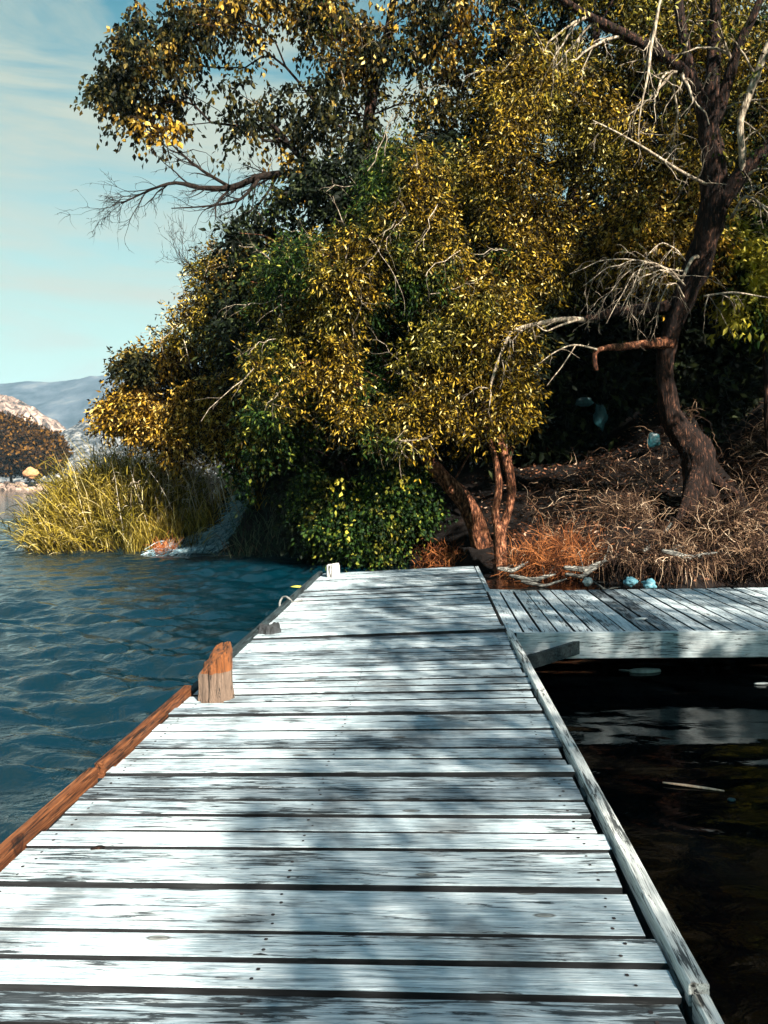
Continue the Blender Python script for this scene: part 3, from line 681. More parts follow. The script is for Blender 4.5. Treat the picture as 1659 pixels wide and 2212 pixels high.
# roots
for (ex,ey) in [(1445,1090),(1475,1120),(1560,1080),(1600,1060)]:
    a=W(1510,1000,15.3); c=W(ex,ey,14.6 if ex<1500 else 15); c.z=ground(c.x,c.y)+.02; mid=(a+c)/2; mid.z=max(mid.z-.1,ground(mid.x,mid.y)+.1)
    q,r=smoothpath([(*a,.16),(*mid,.10),(*c,.04)],4); mb.tube(q,r,8,0,.3)
cl=[]
for q in (l1,l2,l3,l4):
    for k in range(4,len(q[0])): 
        for _ in range(2): cl.append(np.array(q[0][k])+rng.normal(0,.5,3)+np.array([0,0,.1]))
vs,f=clump_leaves(np.array(cl),16,.4,.12,.04,.6)
great=finish_tree('curved_tree','great tree with thick dark curved trunk on the right bank',mb,[(vs,f,M_olive)],M_bark,[('branch',pale,M_barkpale),('branch',red,M_barkred)],base=base)
# 2 gold willow behind, upper right
def bigtree(name,label,trunk,polys,bark,maxn=260,group='trees on the bank',sides=9,base_i=0,extra=(),rough=.25,wig=.12,rt=.008):
    P=rooted(trunk); pa,ra=smoothpath(P,3); mb=MB(); mb.tube(pa,ra,12,0,rough)
    allc=[]; crowns={}
    for (poly,D0,D1,n,gap,nper,rad,L,w,droop,mat) in polys:
        c=sample(poly,n,D0,D1,gap,len(allc)+1)
        if not len(c): continue
        vs,f=clump_leaves(c,nper,rad*rng.uniform(.6,1.5,len(c)),L*1.15,w*1.15,droop)
        crowns.setdefault(mat.name,[mat,[],[],0]); e=crowns[mat.name]; e[1].append(vs); e[2].append(f+e[3]); e[3]+=len(vs); allc.append(c)
    limbs(mb,[tuple(p) for p in pa],np.concatenate(allc),maxn,rt,wig)
    if name in ('willow_tree','leaning_willow','tall_dark_tree','pointed_tree'):
        tw=MB(); front=allc[0]
        for q in range(70):
            c0=Vector(tuple(front[random.randrange(len(front))])); c0.y-=.35
            d0=Vector((random.gauss(0,.6),random.gauss(-.2,.3),random.gauss(-.1,.6))).normalized(); L0=random.uniform(.5,1.4)
            pth=[c0+d0*L0*k/5+Vector((random.gauss(0,.03),0,random.gauss(0,.03)-.02*k*k/5)) for k in range(6)]; rr0=[.011*(1-.12*k) for k in range(6)]
            tw.tube(pth,rr0,4,0,0,False); twiggy(tw,pth,rr0,4,.45,1,.15,.6,rmin=.004)
        extra=list(extra)+[('fine_twigs',tw,M_barkpale)]
    cr=[(np.concatenate(e[1]),np.concatenate(e[2]),e[0]) for e in crowns.values()]
    return finish_tree(name,label,mb,cr,bark,extra,group,tuple(P[0][:3]))
A1=[(1060,150),(1100,60),(1120,-260),(1720,-260),(1720,640),(1560,600),(1480,560),(1300,600),(1150,680),(1080,720),(950,640),(900,520),(960,340),(1040,220)]
bigtree('willow_tree','large golden willow filling the upper right behind the curved trunk',[(1180,1020,21,.3),(1195,800,20.5,.25),(1215,560,20,.2),(1260,300,20,.15),(1290,60,20,.08)],
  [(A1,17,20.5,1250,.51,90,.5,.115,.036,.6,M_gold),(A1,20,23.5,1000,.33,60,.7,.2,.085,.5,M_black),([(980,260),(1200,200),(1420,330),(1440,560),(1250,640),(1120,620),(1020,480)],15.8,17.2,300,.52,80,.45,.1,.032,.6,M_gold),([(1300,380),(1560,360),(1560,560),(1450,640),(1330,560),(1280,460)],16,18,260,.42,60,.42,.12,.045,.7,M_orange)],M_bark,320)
# 3 central willow with leaning trunk
B1=[(570,410),(690,365),(830,340),(950,310),(1010,460),(1110,580),(1180,720),(1160,850),(1060,950),(930,985),(800,940),(650,950),(560,880),(520,760),(470,690),(500,600),(540,470)]
bigtree('leaning_willow','dense olive willow over the dock end with a trunk leaning left',[(1045,1175,16.4,.24),(1020,1110,16.3,.2),(975,1050,16.2,.18),(925,995,16.1,.15),(870,900,16.2,.13),(820,760,16.4,.11),(780,600,16.6,.08),(760,480,16.6,.05)],
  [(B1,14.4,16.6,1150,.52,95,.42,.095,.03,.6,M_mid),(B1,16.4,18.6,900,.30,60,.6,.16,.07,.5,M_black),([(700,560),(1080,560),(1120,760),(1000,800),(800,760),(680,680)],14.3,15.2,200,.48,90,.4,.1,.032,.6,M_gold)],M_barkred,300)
# 4 tall dark tree, upper left, hanging ovate leaves
C1=[(255,30),(330,-20),(560,-160),(1080,-200),(1060,60),(1000,180),(960,300),(820,320),(700,330),(640,300),(560,290),(500,300),(440,270),(380,290),(330,260),(270,260),(212,240),(200,190),(245,130),(240,70)]
px=MB()
M_limb=noisemat('bark_black',[(.4,(.004,.003,.002)),(.6,(.02,.012,.009)),(.75,(.08,.05,.035))],(9,9,1.6),3,.95,.8,.03)
q,r=bl(px,[(790,470,21.78,0.217),(735,415,21.52,0.168),(690,385,21.38,0.138),(630,375,21.12,0.109),(560,382,20.86,0.088),(500,405,20.72,0.080),(430,405,20.59,0.060),(380,395,20.46,0.044),(330,408,20.33,0.030),(262,440,20.20,0.012)],3)
twiggy(px,q[8:],r[8:],22,1.4,3,.15,.5,side=(-.5,0,-.1),rmin=.006)
q2,r2=bl(px,[(500,405,20.72,0.050),(440,370,20.59,0.039),(390,330,20.46,0.027),(350,290,20.33,0.017)],3); twiggy(px,q2,r2,12,1.1,2,0,.5,side=(-.5,0,0),rmin=.006)
for ln in ([(560,385,20.86,0.050),(520,430,20.59,0.039),(450,445,20.46,0.024),(370,450,20.33,0.012)],[(600,378,20.99,0.039),(560,440,20.72,0.027),(500,480,20.59,0.013)],[(690,385,21.38,0.099),(640,330,21.12,0.080),(590,270,20.86,0.050)]):
    q3,r3=bl(px,ln,3); twiggy(px,q3,r3,9,.95,2,.1,.5,side=(-.5,0,-.2),rmin=.006)
bigtree('tall_dark_tree','tall dark tree at upper left with hanging leaves and a bare forked limb',[(900,1060,23.23,0.343),(865,850,22.97,0.290),(820,620,22.44,0.251),(792,470,21.78,0.224),(790,350,21.52,0.185),(805,200,21.38,0.145),(840,60,21.38,0.106),(860,-80,21.38,0.066)],
  [(C1,19.5,23,400,.51,52,.55,.15,.09,1.3,M_dark),([(700,-60),(1080,-60),(1060,80),(1000,260),(860,560),(720,470),(680,200)],20,23.5,90,.52,60,.58,.13,.06,.8,M_mid),([(195,195),(235,60),(330,-20),(450,0),(450,280),(380,290),(212,245)],20,22,80,.44,44,.5,.15,.09,1.3,M_dark),
   ([(560,250),(700,300),(760,420),(700,480),(620,400)],20.5,22,26,.4,40,.45,.15,.08,.8,M_dark)],M_bark,330,extra=[('bare_branch',px,M_limb)],rt=.009,wig=.16)
# 5 left mid tree with thin top
q=MB()
a,r=bl(q,[(560,640,21,.06),(500,610,20.8,.04),(440,600,20.7,.025),(400,560,20.6,.012)],3); twiggy(q,a,r,22,1.2,3,-.3,.6,side=(-.3,0,.2),rmin=.005)
a,r=bl(q,[(590,600,21,.06),(540,545,20.8,.035),(500,500,20.7,.014)],3); twiggy(q,a,r,14,.9,3,-.3,.6,rmin=.005)
bigtree('pointed_tree','mid height olive tree with bare twigs above the left yellow tree',[(600,1010,22,.18),(590,860,21.8,.15),(570,720,21.4,.12),(550,600,21.2,.07)],
  [([(460,560),(550,510),(620,540),(680,700),(660,960),(560,960),(480,820),(400,780),(330,715),(365,655),(420,610)],20.3,22.2,480,.47,85,.5,.12,.04,.5,M_gold),([(520,600),(660,640),(660,960),(560,960),(480,820)],22.4,23.8,260,.2,50,.7,.18,.08,.4,M_black)],M_bark,110,extra=[('bare_branch',q,M_bark)])
# 6 left yellow tree
bigtree('yellow_tree','low spreading yellow leaved tree above the reeds at left',[(560,985,22.8,.12),(520,950,22.6,.1),(490,900,22.4,.08),(440,850,22.2,.06)],
  [([(190,850),(240,750),(300,742),(360,755),(420,705),(540,700),(640,780),(680,900),(600,985),(500,965),(420,955),(330,935),(250,915),(200,890)],21.,23.,800,.48,85,.5,.125,.05,.7,M_orange),([(300,800),(600,800),(640,960),(330,900)],23,24.5,260,.2,50,.7,.18,.08,.4,M_black),
   ([(250,790),(300,760),(340,790),(300,820)],21,22,40,0,50,.4,.14,.07,.6,M_dark)],M_bark,160)
# 7 dark green shrub over the water
bigtree('green_shrub','dark green round leaved shrub hanging over the black water',[(800,1180,16.9,.08),(780,1100,16.8,.06),(740,1000,16.7,.04)],
  [([(560,900),(700,860),(850,880),(930,960),(930,1080),(860,1180),(760,1190),(620,1120),(560,1060),(520,990)],15.6,17.6,760,.48,60,.45,.085,.055,.8,M_green),([(600,940),(900,940),(880,1160),(760,1180),(640,1120)],17.4,18.4,220,.1,50,.6,.16,.1,.4,M_black),
   ([(650,1000),(900,1000),(880,1190),(780,1190),(680,1120)],15.0,15.8,5,.45,26,.35,.10,.075,1.1,M_yellow)],M_bark,120)
# 8 double stemmed tree at the dock end
ml=MB(); mr=MB(); mt=MB()
b0=W(1085,1215,15.0)
P=rooted([(1083,1212,14.9,.14),(1080,1160,14.95,.13),(1080,1130,15,.13)]); q,r=smoothpath(P,4); mt.tube(q,r,10,0,.25)
a,r=bl(ml,[(1078,1145,14.98,.09),(1070,1110,15,.075),(1078,1050,15,.08),(1072,990,15,.075),(1055,940,15,.055),(1045,895,15,.04),(1052,840,15,.03),(1060,780,15,.02)],4,9)
a,r=bl(mt,[(1082,1145,14.98,.09),(1098,1105,14.95,.075),(1105,1060,14.95,.09),(1098,1010,14.9,.1),(1085,965,14.9,.085),(1068,915,14.9,.06),(1065,870,14.9,.045),(1078,820,14.9,.03)],4,9)
twiggy(ml,a,r,8,.5,2,0,.8)
c=sample([(1050,780),(1150,760),(1150,880),(1090,910),(1000,930),(960,860)],90,14.5,15.5,.3,5); vs,f=clump_leaves(c,40,.35,.12,.036,.5)
finish_tree('twin_stem_tree','slim reddish tree with two stems standing just beyond the dock end',mt,[(vs,f,M_gold)],M_barkred,[('branch',ml,M_barkred)],'trees on the bank',tuple(P[0][:3]))
# 9 yellow sapling right edge
bigtree('yellow_sapling','bright yellow green sapling behind the curved trunk at the right edge',[(1660,900,17.5,.06),(1650,700,17.3,.05),(1640,520,17.2,.03)],
  [([(1555,500),(1600,440),(1720,400),(1720,700),(1640,690),(1580,640)],16.2,17.8,260,.42,45,.4,.17,.07,.8,M_yellow)],M_bark,60)
# 10 wooded slope behind (dark understorey trees, each its own)
for i,(x0,D,hz,lab) in enumerate([(1240,27,560,'dark understorey tree on the slope behind the twin stems'),(1480,27,480,'dark understorey tree on the slope behind the curved trunk'),(1040,26,560,'dark understorey tree behind the leaning willow'),(1700,25,420,'dark understorey tree at the far right of the slope'),(800,25,620,'dark understorey tree behind the green shrub'),(1350,22.5,640,'dark low tree directly behind the stub branch of the curved trunk'),(1580,22.5,600,'dark low tree just right of the curved trunk foot'),(1170,21.5,680,'dark low tree just right of the twin stems'),(640,23,700,'dark low tree behind the pointed tree')]):
    bigtree('understorey_tree',lab,[(x0,960,D,.14),(x0+10,820,D,.1),(x0,680,D,.07),(x0-10,hz+30,D,.04)],
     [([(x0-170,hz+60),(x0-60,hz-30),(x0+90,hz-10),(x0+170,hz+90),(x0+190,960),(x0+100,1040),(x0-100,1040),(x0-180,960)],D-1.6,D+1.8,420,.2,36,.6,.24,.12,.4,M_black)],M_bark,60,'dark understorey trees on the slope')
# 11 far shore trees, left
for i,(x,y,s,lab) in enumerate([(20,950,1.0,'round orange brown tree on the far shore at the left edge'),(80,965,.8,'smaller round orange brown tree at the right end of the far shore grove'),(-50,955,1.1,'orange brown tree cut by the left edge of the far shore')]):
    D=250; c=W(x,y,D); gz=ground(c.x,c.y); rr=11.8*s; n=4200
    d=unit(rng.normal(size=(n,3))); lump=np.array([1+.28*mn.noise(Vector(tuple(v*2.4+i*5))) for v in d])
    pos=d*(rr*lump*rng.uniform(.82,1.02,n))[:,None]*np.array([.95,.9,.82])+np.array([c.x,c.y,gz+rr*1.0])
    pos=pos[pos[:,2]>gz]
    vs,f=leaves(pos,rng.normal(size=(len(pos),3)),1.5,.9)
    d2=unit(rng.normal(size=(900,3))); p2=d2*(rr*rng.uniform(.3,.8,900))[:,None]*np.array([.9,.9,.8])+np.array([c.x,c.y,gz+rr]); v2,f2=leaves(p2[p2[:,2]>gz],rng.normal(size=((p2[:,2]>gz).sum(),3)),2.5,1.8)
    mbt=MB(); mbt.tube([(c.x,c.y,gz-.5),(c.x+.3,c.y,gz+rr*.6),(c.x,c.y,gz+rr*1.3)],[.5*s,.4*s,.15],8,0,.2)
    M_far=leafmat('leaf_far_rust',[(0,(.004,.002,.001)),(.6,(.05,.022,.004)),(1,(.2,.09,.012))],None,trans=.2) if i==0 else M_far
    finish_tree('shore_tree',lab,mbt,[(np.concatenate([vs,v2]),np.concatenate([f,f2+len(vs)]),M_far)],M_bark,(),'rusty trees on the far shore',(c.x,c.y,gz))
# beach of pale stones on the far shore
st=MB()
for i in range(160):
    x=random.uniform(-60,230); D=random.uniform(222,240); p=W(x,1050,D); z=max(.0,ground(p.x,p.y)); s=random.uniform(.5,1.6)
    vv=[(p.x+s*math.cos(a)*random.uniform(.8,1.3),D+s*.6*math.sin(a),z-.2) for a in [k*math.pi/3 for k in range(6)]]+[(p.x+s*.5*math.cos(a),D+s*.3*math.sin(a),z+s*random.uniform(.4,.7)) for a in [k*math.pi/3+.2 for k in range(6)]]
    st.add(vv,[(k,(k+1)%6,6+(k+1)%6,6+k) for k in range(6)]+[tuple(range(6,12))])
o=st.build('shore_stones',M_rock); meta(o,'pale stones along the far left shoreline','stones',kind='stuff')
# ------------------------------------------------------------------ reeds and grasses
def gz_arr(x,y): return np.array([ground(a,b) for a,b in zip(x,y)])
def reed_stuff(name,label,region,n,H,mat,lean=(0,0,0),spread=.22,leafy=True,zoff=0,width=.022,droop=.55,cat='reeds',kind='stuff'):
    pts=[]; 
    while len(pts)<n:
        x=random.uniform(region[0],region[1]); y=random.uniform(region[2],region[3])
        if len(region)>4 and not region[4](x,y): continue
        pts.append((x,y))
    pts=np.array(pts); z=np.maximum(gz_arr(pts[:,0],pts[:,1]),-.25)+zoff
    st=np.column_stack([pts,z-.02]); h=H*rng.uniform(.55,1.1,n)
    if name=='reed_bed': h*=1.12-.5*((pts[:,0]+7.9)/2.6)**2
    di=np.array([0,0,1.])+np.array(lean)+rng.normal(0,spread,(n,3))*np.array([1,1,.2])
    vs,f=blades(st,di,h,width*rng.uniform(.6,1.2,n),4,droop)
    V=[vs]; Fa=[f]; off=len(vs)
    if leafy: # side leaves
        k=4; i=np.repeat(np.arange(n),k); t=rng.uniform(.3,.9,len(i)); b=st[i]+unit(di[i])*(h[i]*t)[:,None]*.9
        dd=di[i]*.5+rng.normal(0,.6,(len(i),3))+np.array([0,0,.2]); v2,f2=blades(b,dd,rng.uniform(.25,.6,len(i)),width*.9,4,1.6)
        V.append(v2); Fa.append(f2+off)
    o=link(name,npmesh(name,np.concatenate(V),np.concatenate(Fa)),mat); meta(o,label,cat,kind=kind); return o
def rshape(cx,cy,rx,ry): return lambda x,y:((x-cx)/rx)**2+((y-cy)/ry)**2<1
reed_stuff('reed_bed','tall yellow green reeds crowding the point of the left bank',(-10.9,-5.2,22,26.5,rshape(-8.1,24.0,2.6,2.2)),2500,2.75,M_reed,(-.03,-.05,0),.30,width=.024)
reed_stuff('reed_fringe','lower reeds leaning out over the water around the point',(-11,-6,21.3,24.5,rshape(-8.3,22.8,2.0,1.4)),600,2.0,M_reed,(-.45,-.3,0),.38,width=.022)
reed_stuff('dry_reeds','pale dry reed stalks at the right of the reed bed',(-7.6,-3.6,22,26.5),420,2.7,M_reeddry,(.05,0,0),.28,width=.016)
reed_stuff('rusty_grass','rusty orange grass on top of the mound beside the dry reeds',(-6.6,-3.4,21.6,25),1500,.9,M_orange,(0,0,0),.4,False,width=.018)
reed_stuff('bank_grass','yellow grass on the steep face between reeds and grey mat',(-7.2,-5.0,20.9,22.6),900,1.0,M_reed,(.1,-.3,0),.3,False,width=.016)
reed_stuff('rust_tuft','small rusty red grass tuft at the waterline below the reeds',(-6.1,-5.7,20.4,20.9),140,.6,M_rust,(0,-.3,0),.35,False,width=.014,cat='grass tuft',kind=None)
reed_stuff('shade_grass','dark blue green grass hanging down the shaded bank',(-4.2,-1.2,19.2,21.8),900,.8,M_grassdk,(.1,-.5,0),.35,False,width=.016,cat='grass')
# dry twig sprays near the waterline
def spray(name,label,px,py,D,n,L,mat,cat='dry twigs',curl=.15,droop=.3,up=.5,wid=.3,rad=.008,nseg=7,dirbias=(0,-.3,0),kind=None,scatter=.15,conc=True):
    c=W(px,py,D); gz=max(0,ground(c.x,c.y)); st=np.array(tuple(c))+rng.normal(0,1,(n,3))*np.array([wid,scatter,.05]); 
    st[:,2]=np.maximum(gz_arr(st[:,0],st[:,1]),0)
    di=rng.normal(0,.6,(n,3))+np.array([0,0,up])+np.array(dirbias)
    vs,f,_=strands(st,di,L*rng.uniform(.4,1.1,n),nseg,curl,droop,rad*rng.uniform(.5,1.1,n))
    base=(c.x,c.y,gz); o=link(name,npmesh(name,vs-np.array(base),f),mat); o.location=base; meta(o,label,cat,kind=kind); return o
spray('dead_branch','pale dead branch drooping into the water under the shaded bank',490,1185,19.6,26,1.1,M_root,'branch',.12,.3,.4,.5,.014,dirbias=(.1,-.3,0),kind='stuff')
# grey matted reeds sliding down the bank
mat_pts=[]
n=1500; f0=rng.random(n); a=W(545,1020,22.4); c2=W(385,1140,20.6); a.z=ground(a.x,a.y)+.15; c2.z=.45
ctr=np.array(tuple(a))[None]*(1-f0[:,None])+np.array(tuple(c2))[None]*f0[:,None]; wid=(.12+.5*f0)[:,None]
off=rng.normal(0,1,(n,3))*np.array([.6,.35,.0])*wid; st=ctr+off; st[:,2]=np.maximum(gz_arr(st[:,0],st[:,1]),0)+.06+rng.random(n)*.08
dr=np.array(tuple((c2-a).normalized())); vs,f,_=strands(st,dr+rng.normal(0,.25,(n,3)),rng.uniform(.3,.8,n),6,.1,.15,.014)
base=tuple(c2); o=link('reed_mat',npmesh('reed_mat',vs-np.array(base),f),M_mat); o.location=base; meta(o,'grey blue mat of flattened dead reeds sliding down the left bank','reed mat')
# undergrowth and root tangles on the right bank
def tangle(name,label,box,n,L,mat,curl=.45,droop=.2,rad=.007,cat='roots',kind='stuff',zr=.25,up=.2,zoff=0.0,nseg=8,fil=None):
    st=[]
    while len(st)<n:
        x=random.uniform(box[0],box[1]); y=random.uniform(box[2],box[3])
        if fil and not fil(x,y): continue
        if ground(x,y)<.02: continue
        st.append((x,y,ground(x,y)+gnoise(x,y)+zoff+random.random()**2*zr))
    st=np.array(st); di=rng.normal(0,1,(n,3))*np.array([1,1,.6])+np.array([0,-.2,up])
    vs,f,_=strands(st,di,L*rng.uniform(.3,1.2,n),nseg,curl,droop,rad*rng.uniform(.4,1.2,n))
    o=link(name,npmesh(name,vs,f),mat); meta(o,label,cat,kind=kind); return o
tangle('dry_undergrowth','thin dry stems and roots covering the right bank',(3.2,10.5,12.9,18.),3400,.75,M_root,.4,.35,.008,cat='undergrowth',zr=.35)
tangle('dry_undergrowth_slope','dry vines lying over the upper right slope beside the trunk',(7,12,15.5,20),2600,1.,M_root,.35,.35,.010,cat='undergrowth',zr=.35)
def mound(name,label,px,py,D,r,n,mat,cat,rad=.008,squash=.6,curl=.35):
    c=W(px,py,D); gz=ground(c.x,c.y); d=unit(rng.normal(size=(n,3))); d[:,2]=np.abs(d[:,2])
    p=d*(r*rng.random(n)**.35)[:,None]*np.array([1,.8,squash]); tang=unit(np.cross(d,rng.normal(size=(n,3)))+d*.25)
    vs,f,_=strands(p,tang,r*rng.uniform(.4,1.1,n),8,curl,.1,rad*rng.uniform(.5,1.2,n)); o=link(name,npmesh(name,vs,f),mat); o.location=(c.x,c.y,gz); meta(o,label,cat); return o
mound('dry_bush','bright orange brown dry bush on the bank right of the twin stems',1205,1190,14.6,.95,1500,M_dryorange,'bush',.006,.5)
mound('dry_bush','faded brown dry bush higher up between the two trunks',1350,1110,15.6,.6,500,M_root,'bush',.007,.5)
mound('root_ball','round tangle of bare grey stems below the curved trunk',1570,1110,14.4,.75,700,M_root,'root tangle',.011,.8,.25)
mound('root_ball','brown tangled root mass left of the grey stem tangle',1440,1170,13.9,.5,500,M_root,'root tangle',.009,.7)
mound('root_ball','brown root mass at the right edge just above the walkway',1640,1210,12.9,.55,600,M_root,'root tangle',.009,.8)
mound('root_ball','reddish dry twigs at the foot of the leaning willow',960,1190,16.6,.6,350,M_dryorange,'root tangle',.009,.8)
# litter
n=9000; x=rng.uniform(2.2,11,n); y=rng.uniform(12.6,20,n); z=groundv(x,y); k=z>.05; x,y,z=x[k],y[k],z[k]
z=z+np.array([gnoise(a,b_) for a,b_ in zip(x,y)])+.01
ax=rng.normal(size=(len(x),3))*np.array([1,1,.35]); vs,f=leaves(np.column_stack([x,y,z]),ax,rng.uniform(.05,.13,len(x)),.045)
o=link('leaf_litter',npmesh('leaf_litter',vs,f),M_litter); meta(o,'reddish brown fallen leaves scattered over the right bank','leaf litter',kind='stuff')
# hanging roots along the cut bank
x=rng.uniform(2.4,7,700); ys=np.interp(x,SX,SY)+.25*np.sin(x*2.3)+.12*np.sin(x*5.7+1)
st=np.column_stack([x,ys+.35+rng.uniform(-.1,.2,700),rng.uniform(.3,.5,700)]); vs,f,_=strands(st,np.column_stack([rng.normal(0,.5,700),-.8+0*x,.2+0*x]),rng.uniform(.3,.8,700),7,.22,1.,.009,zmin=.0)
o=link('hanging_roots',npmesh('hanging_roots',vs,f),M_root); meta(o,'thin roots hanging from the cut bank behind the walkway','roots',kind='stuff')
# driftwood logs
M_drift=noisemat('driftwood',[(.36,(.006,.006,.006)),(.52,(.07,.07,.065)),(.72,(.42,.4,.35))],(3,12,12),3,.8,1,.015)
def log(px0,py0,px1,py1,D0,D1,r,label,name='driftwood_log',cat='driftwood',mat=None,bend=.1,tw=3):
    a=W(px0,py0,D0); c=W(px1,py1,D1); a.z=max(a.z,.02); c.z=max(c.z,.02); mid=(a+c)/2+Vector((0,0,-bend))*1.; mid.z=max(mid.z,.0)
    q,rr=smoothpath([(*a,r*.7),(*(a.lerp(mid,.5)),r),(*mid,r*1.05),(*(mid.lerp(c,.5)),r*.8),(*c,r*.3)],3)
    mb=MB(); mb.tube(q,rr,9,0,.35)
    if tw: twiggy(mb,q,rr,tw,.35,1,-.1,.7)
    o=mb.build(name,mat or M_drift,None,True,off=tuple(a)); o.location=a; meta(o,label,cat); o['group']='driftwood along the waterline'; return o
log(1218,1226,1310,1210,13.5,13.6,.055,'thick pale driftwood log with a dark hollow side below the orange bush')
log(1222,1240,1290,1226,13.2,13.4,.04,'blue grey driftwood branch lying just below the thick pale log')
log(1075,1228,1140,1214,13.9,14.3,.04,'short driftwood piece against the foot of the twin stems')
log(1100,1243,1200,1240,13.5,13.5,.045,'forked grey driftwood on the water behind the dock corner',tw=7)
log(1125,1256,1225,1250,13.2,13.1,.03,'long thin tan driftwood stick nearest the dock corner',tw=1)
log(1430,1190,1550,1194,13.1,13.2,.05,'long exposed grey root across the bank edge at right',name='exposed_root',cat='root')
log(1390,1190,1450,1130,13.6,14.6,.045,'grey root climbing the bank towards the curved trunk',name='exposed_root',cat='root')
log(1275,1252,1340,1268,12.9,12.7,.018,'thin bare stick lying beside the blue bottle',name='stick',cat='stick',tw=2)
# rubbish caught on the bank
def crumple(name,px,py,D,r,mat,label,cat,sx=1,sz=.8,seed=0):
    import bmesh
    c=W(px,py,D); bm=bmesh.new(); bmesh.ops.create_icosphere(bm,subdivisions=4,radius=1)
    for v in bm.verts:
        q=v.co*1.6+Vector((seed,0,0)); d=1+.38*mn.noise(q)+.22*abs(mn.noise(q*2.7))-.1*abs(mn.noise(q*6))
        v.co=Vector((v.co.x*sx,v.co.y*.8,v.co.z*sz))*d*r
    me=bpy.data.meshes.new(name); bm.to_mesh(me); bm.free(); me.polygons.foreach_set('use_smooth',[True]*len(me.polygons)); o=link(name,me,mat); o.location=(c.x,c.y,max(c.z,.02))
    meta(o,label,cat)
    if name=='sheet_scrap': o.scale=(.8,.2,.9)
    return o
M_blue=noisemat('blue_plastic',[(.35,(.03,.13,.18)),(.7,(.2,.42,.5))],ns=5,rough=.35,bs=.3)
M_greyp=noisemat('grey_plastic',[(.3,(.15,.22,.22)),(.7,(.45,.5,.48))],ns=5,rough=.4,bs=.3)
crumple('plastic_bag',1402,1262,12.4,.10,M_blue,'larger bright blue crumpled plastic bag at the walkway far edge','plastic bag',1.1,.8,3)
crumple('plastic_bag',1362,1256,12.6,.09,M_blue,'smaller faded blue plastic bag left of the bright one','plastic bag',1.1,.8,8)
crumple('plastic_bag',1270,1256,12.8,.075,M_greyp,'grey crumpled plastic bag among the driftwood','plastic bag',1,.9,5)
crumple('sheet_scrap',1297,900,19.0,.33,M_teald,'large torn teal tarp scrap hanging in the dark under the trees','sheet',.55,1.0,2)  # crumpled sheets put in for smooth teal patches among the foliage
crumple('sheet_scrap',1262,868,19.1,.2,M_teald,'small teal tarp scrap upper left of the large one','sheet',1.3,.6,6)
crumple('sheet_scrap',1412,950,17.6,.2,M_teald,'slanting teal tarp scrap left of the curved trunk foot','sheet',.9,.9,9)
crumple('boulder',66,1022,236,1.7,noisemat('orange_rock',[(.3,(.3,.12,.05)),(.7,(.6,.3,.15))],ns=.6),'orange boulder on the far shore beside the rusty trees','boulder',1.2,.9,4)
# ------------------------------------------------------------------ off-frame tree that shades the dock (leaf clumps set along the sun rays to place the shade)
SUN=Vector((.42,-.70,.54)).normalized()
def shade_c(u,v,t):
    p=E*u+Dv*v+Vector((0,0,DECK))+SUN*t; return p
cl=[]; tr=0
while len(cl)<860:
    u=random.uniform(-1.7,3.5); v=random.uniform(.3,13)
    # sun falls free on a strip at the left and in patches elsewhere
    edge=-.55+.22*math.sin(v*1.3)+(.0 if v>3 else .0)
    if v<1.9: edge-=.5
    if v>6.0: edge-=.4
    if u<edge: continue
    if mn.noise(Vector((u*1.1,v*1.1,3.3)))<-.20 and random.random()<.93: continue
    cl.append(tuple(shade_c(u,v,random.uniform(10,17))))
for _ in range(520): cl.append(tuple(shade_c(random.uniform(1.0,7.5),random.uniform(.3,6.6),random.uniform(11,19))))
cl=np.array(cl)
bx,by=9.5,-4.5; bz=ground(bx,by)-.1
mb=MB(); P=[(bx,by,bz,.32),(bx-.1,by,2.5,.26),(bx-.3,by+.3,5,.22),(bx-.5,by+.8,7.5,.15),(bx-.8,by+1.3,9.5,.07)]
pa,ra=smoothpath(P,4); mb.tube(pa,ra,12,0,.25); limbs(mb,[tuple(p) for p in pa],cl,220,.008)
vs,f=clump_leaves(cl,34,.38,.13,.05,.5)
finish_tree('overhanging_tree','tree on the near right bank whose crown dapples the dock with shade',mb,[(vs,f,M_olive)],M_bark,(),None,(bx,by,bz))
cl=[]
while len(cl)<420:
    p=Vector((random.uniform(1.5,11),random.uniform(15.6,25),0)); p.z=ground(p.x,p.y)+random.uniform(.2,3.2)
    if p.y<17.5 and random.random()<.45: continue
    q=p+SUN*random.uniform(8,20)
    if q.x<q.y*.56+.6: continue
    cl.append(tuple(q))
cl=np.array(cl); bx,by=15.5,12.; bz=ground(bx,by)-.1
mb=MB(); P=[(bx,by,bz,.34),(bx-.1,by,bz+2.5,.28),(bx-.3,by+.3,bz+5,.22),(bx-.5,by+.6,bz+7,.15)]
pa,ra=smoothpath(P,4); mb.tube(pa,ra,12,0,.25); limbs(mb,[tuple(p) for p in pa],cl,160,.008)
vs,f=clump_leaves(cl,46,.6,.2,.09,.5)
finish_tree('bank_tree','broad tree beyond the right edge that keeps the slope in deep shade',mb,[(vs,f,M_olive)],M_bark,(),None,(bx,by,bz))
# air
hz=MB(); a,b_,c_,d_,e_,h_=-3500,3500,-500,5500,-8,700
hz.add([(a,c_,e_),(b_,c_,e_),(b_,d_,e_),(a,d_,e_),(a,c_,h_),(b_,c_,h_),(b_,d_,h_),(a,d_,h_)],[(3,2,1,0),(0,1,5,4),(1,2,6,5),(2,3,7,6),(3,0,4,7),(4,5,6,7)])
m,nt,b=newmat('air'); nt.nodes.remove(b); pv=nt.nodes.new('ShaderNodeVolumePrincipled'); pv.inputs['Color'].default_value=(.45,.72,.95,1); pv.inputs['Density'].default_value=.00012
nt.links.new(pv.outputs[0],nt.nodes['Material Output'].inputs['Volume']); hzo=hz.build('haze',m); meta(hzo,'thin pale blue air fading the far mountain','haze',kind='stuff')
print('leaves',LC)
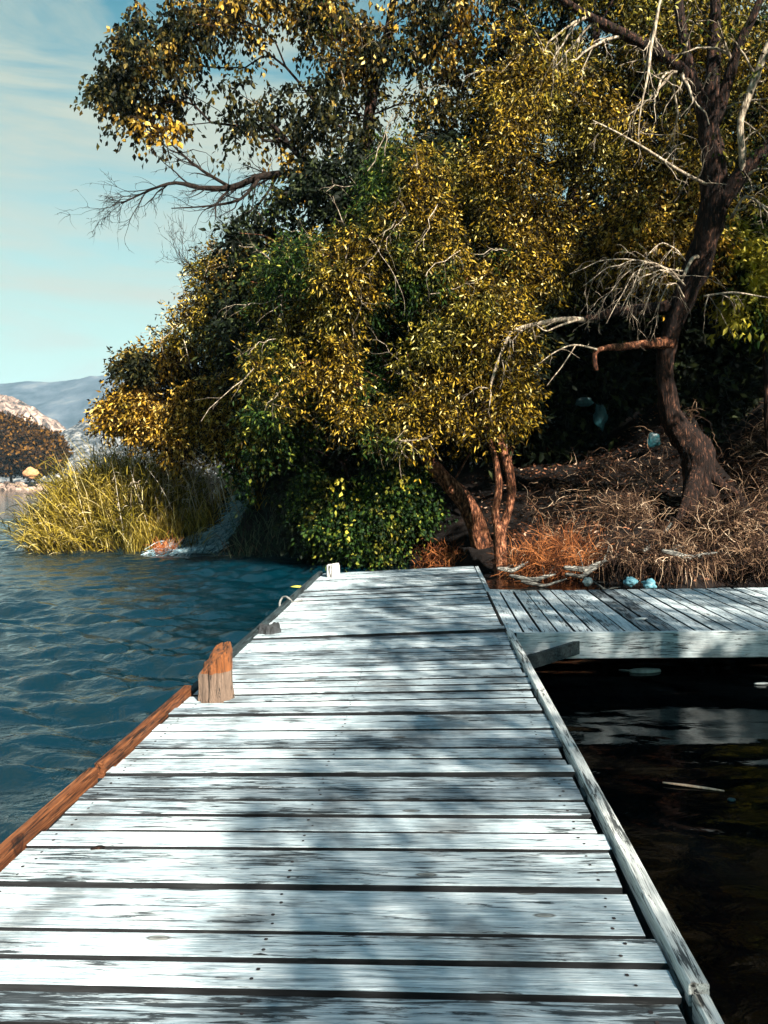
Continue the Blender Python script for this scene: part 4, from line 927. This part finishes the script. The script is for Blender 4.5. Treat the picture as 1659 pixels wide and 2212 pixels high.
# ------------------------------------------------------------------ light
sl=bpy.data.lights.new('sun','SUN'); so=bpy.data.objects.new('sun',sl); COL.objects.link(so)
sl.energy=5; sl.angle=R(.6); sl.color=(1,.93,.8); so.rotation_euler=SUN.to_track_quat('Z','Y').to_euler()
wd=bpy.data.worlds.new('World'); S.world=wd; wd.use_nodes=True; nt=wd.node_tree; bg=nt.nodes['Background']
sky=nt.nodes.new('ShaderNodeTexSky'); sky.sky_type='NISHITA'; sky.sun_disc=False; sky.sun_elevation=math.asin(SUN.z); sky.sun_rotation=math.atan2(SUN.x,SUN.y)
sky.air_density=1.; sky.dust_density=.5; sky.ozone_density=2
c=mixc(nt,1.,sky.outputs[0],(.21,.70,.50),'MULTIPLY')
tc=nt.nodes.new('ShaderNodeTexCoord'); sz=nt.nodes.new('ShaderNodeSeparateXYZ'); nt.links.new(tc.outputs['Generated'],sz.inputs[0])
zr=ramp(nt,[(.0,(1.9,1.25,1.0)),(.12,(1.5,1.1,.95)),(.3,(1.05,.95,.95)),(.5,(.5,.68,.74)),(.56,(.48,.7,.8)),(.68,(.55,1.5,2.5))],sz.outputs[2])
c=mixc(nt,1.,c,zr.outputs[0],'MULTIPLY')
mp=nt.nodes.new('ShaderNodeMapping'); mp.inputs['Scale'].default_value=(1.,1.,6.5); mp.inputs['Rotation'].default_value=(0,R(-10),0)
nt.links.new(tc.outputs['Generated'],mp.inputs[0]); f=nz(nt,mp.outputs[0],1.9,6,.6,.6)
cr=ramp(nt,[(.42,(0,0,0)),(.60,(.9,.9,.9))],f)
c=mixc(nt,cr.outputs[0],c,(2.1,2.25,1.75))
dt=N(nt,'ShaderNodeVectorMath',operation='DOT_PRODUCT'); nt.links.new(tc.outputs['Generated'],dt.inputs[0]); dt.inputs[1].default_value=(-.5,.86,0)
dr_=nt.nodes.new('ShaderNodeMapRange'); dr_.inputs[1].default_value=-.3; dr_.inputs[2].default_value=.75; nt.links.new(dt.outputs['Value'],dr_.inputs[0])
dim=ramp(nt,[(0,(.55,.6,.66)),(1,(1,1,1))],dr_.outputs[0]); c=mixc(nt,1.,c,dim.outputs[0],'MULTIPLY')
hr=ramp(nt,[(0,(.8,.8,.8)),(.13,(.72,.72,.72)),(.3,(.42,.42,.42)),(.5,(0,0,0))],sz.outputs[2])
hm=N(nt,'ShaderNodeMath',operation='MULTIPLY'); nt.links.new(hr.outputs[0],hm.inputs[0]); nt.links.new(dr_.outputs[0],hm.inputs[1])
c=mixc(nt,hm.outputs[0],c,(2.75,2.45,1.75))
nt.links.new(c,bg.inputs[0]); bg.inputs[1].default_value=.07
S.view_settings.view_transform='Standard'; S.view_settings.look='None'; S.view_settings.exposure=1.95; S.view_settings.gamma=1
S.cycles.max_bounces=5; S.cycles.diffuse_bounces=2; S.cycles.glossy_bounces=3; S.cycles.transmission_bounces=2; S.cycles.transparent_max_bounces=4
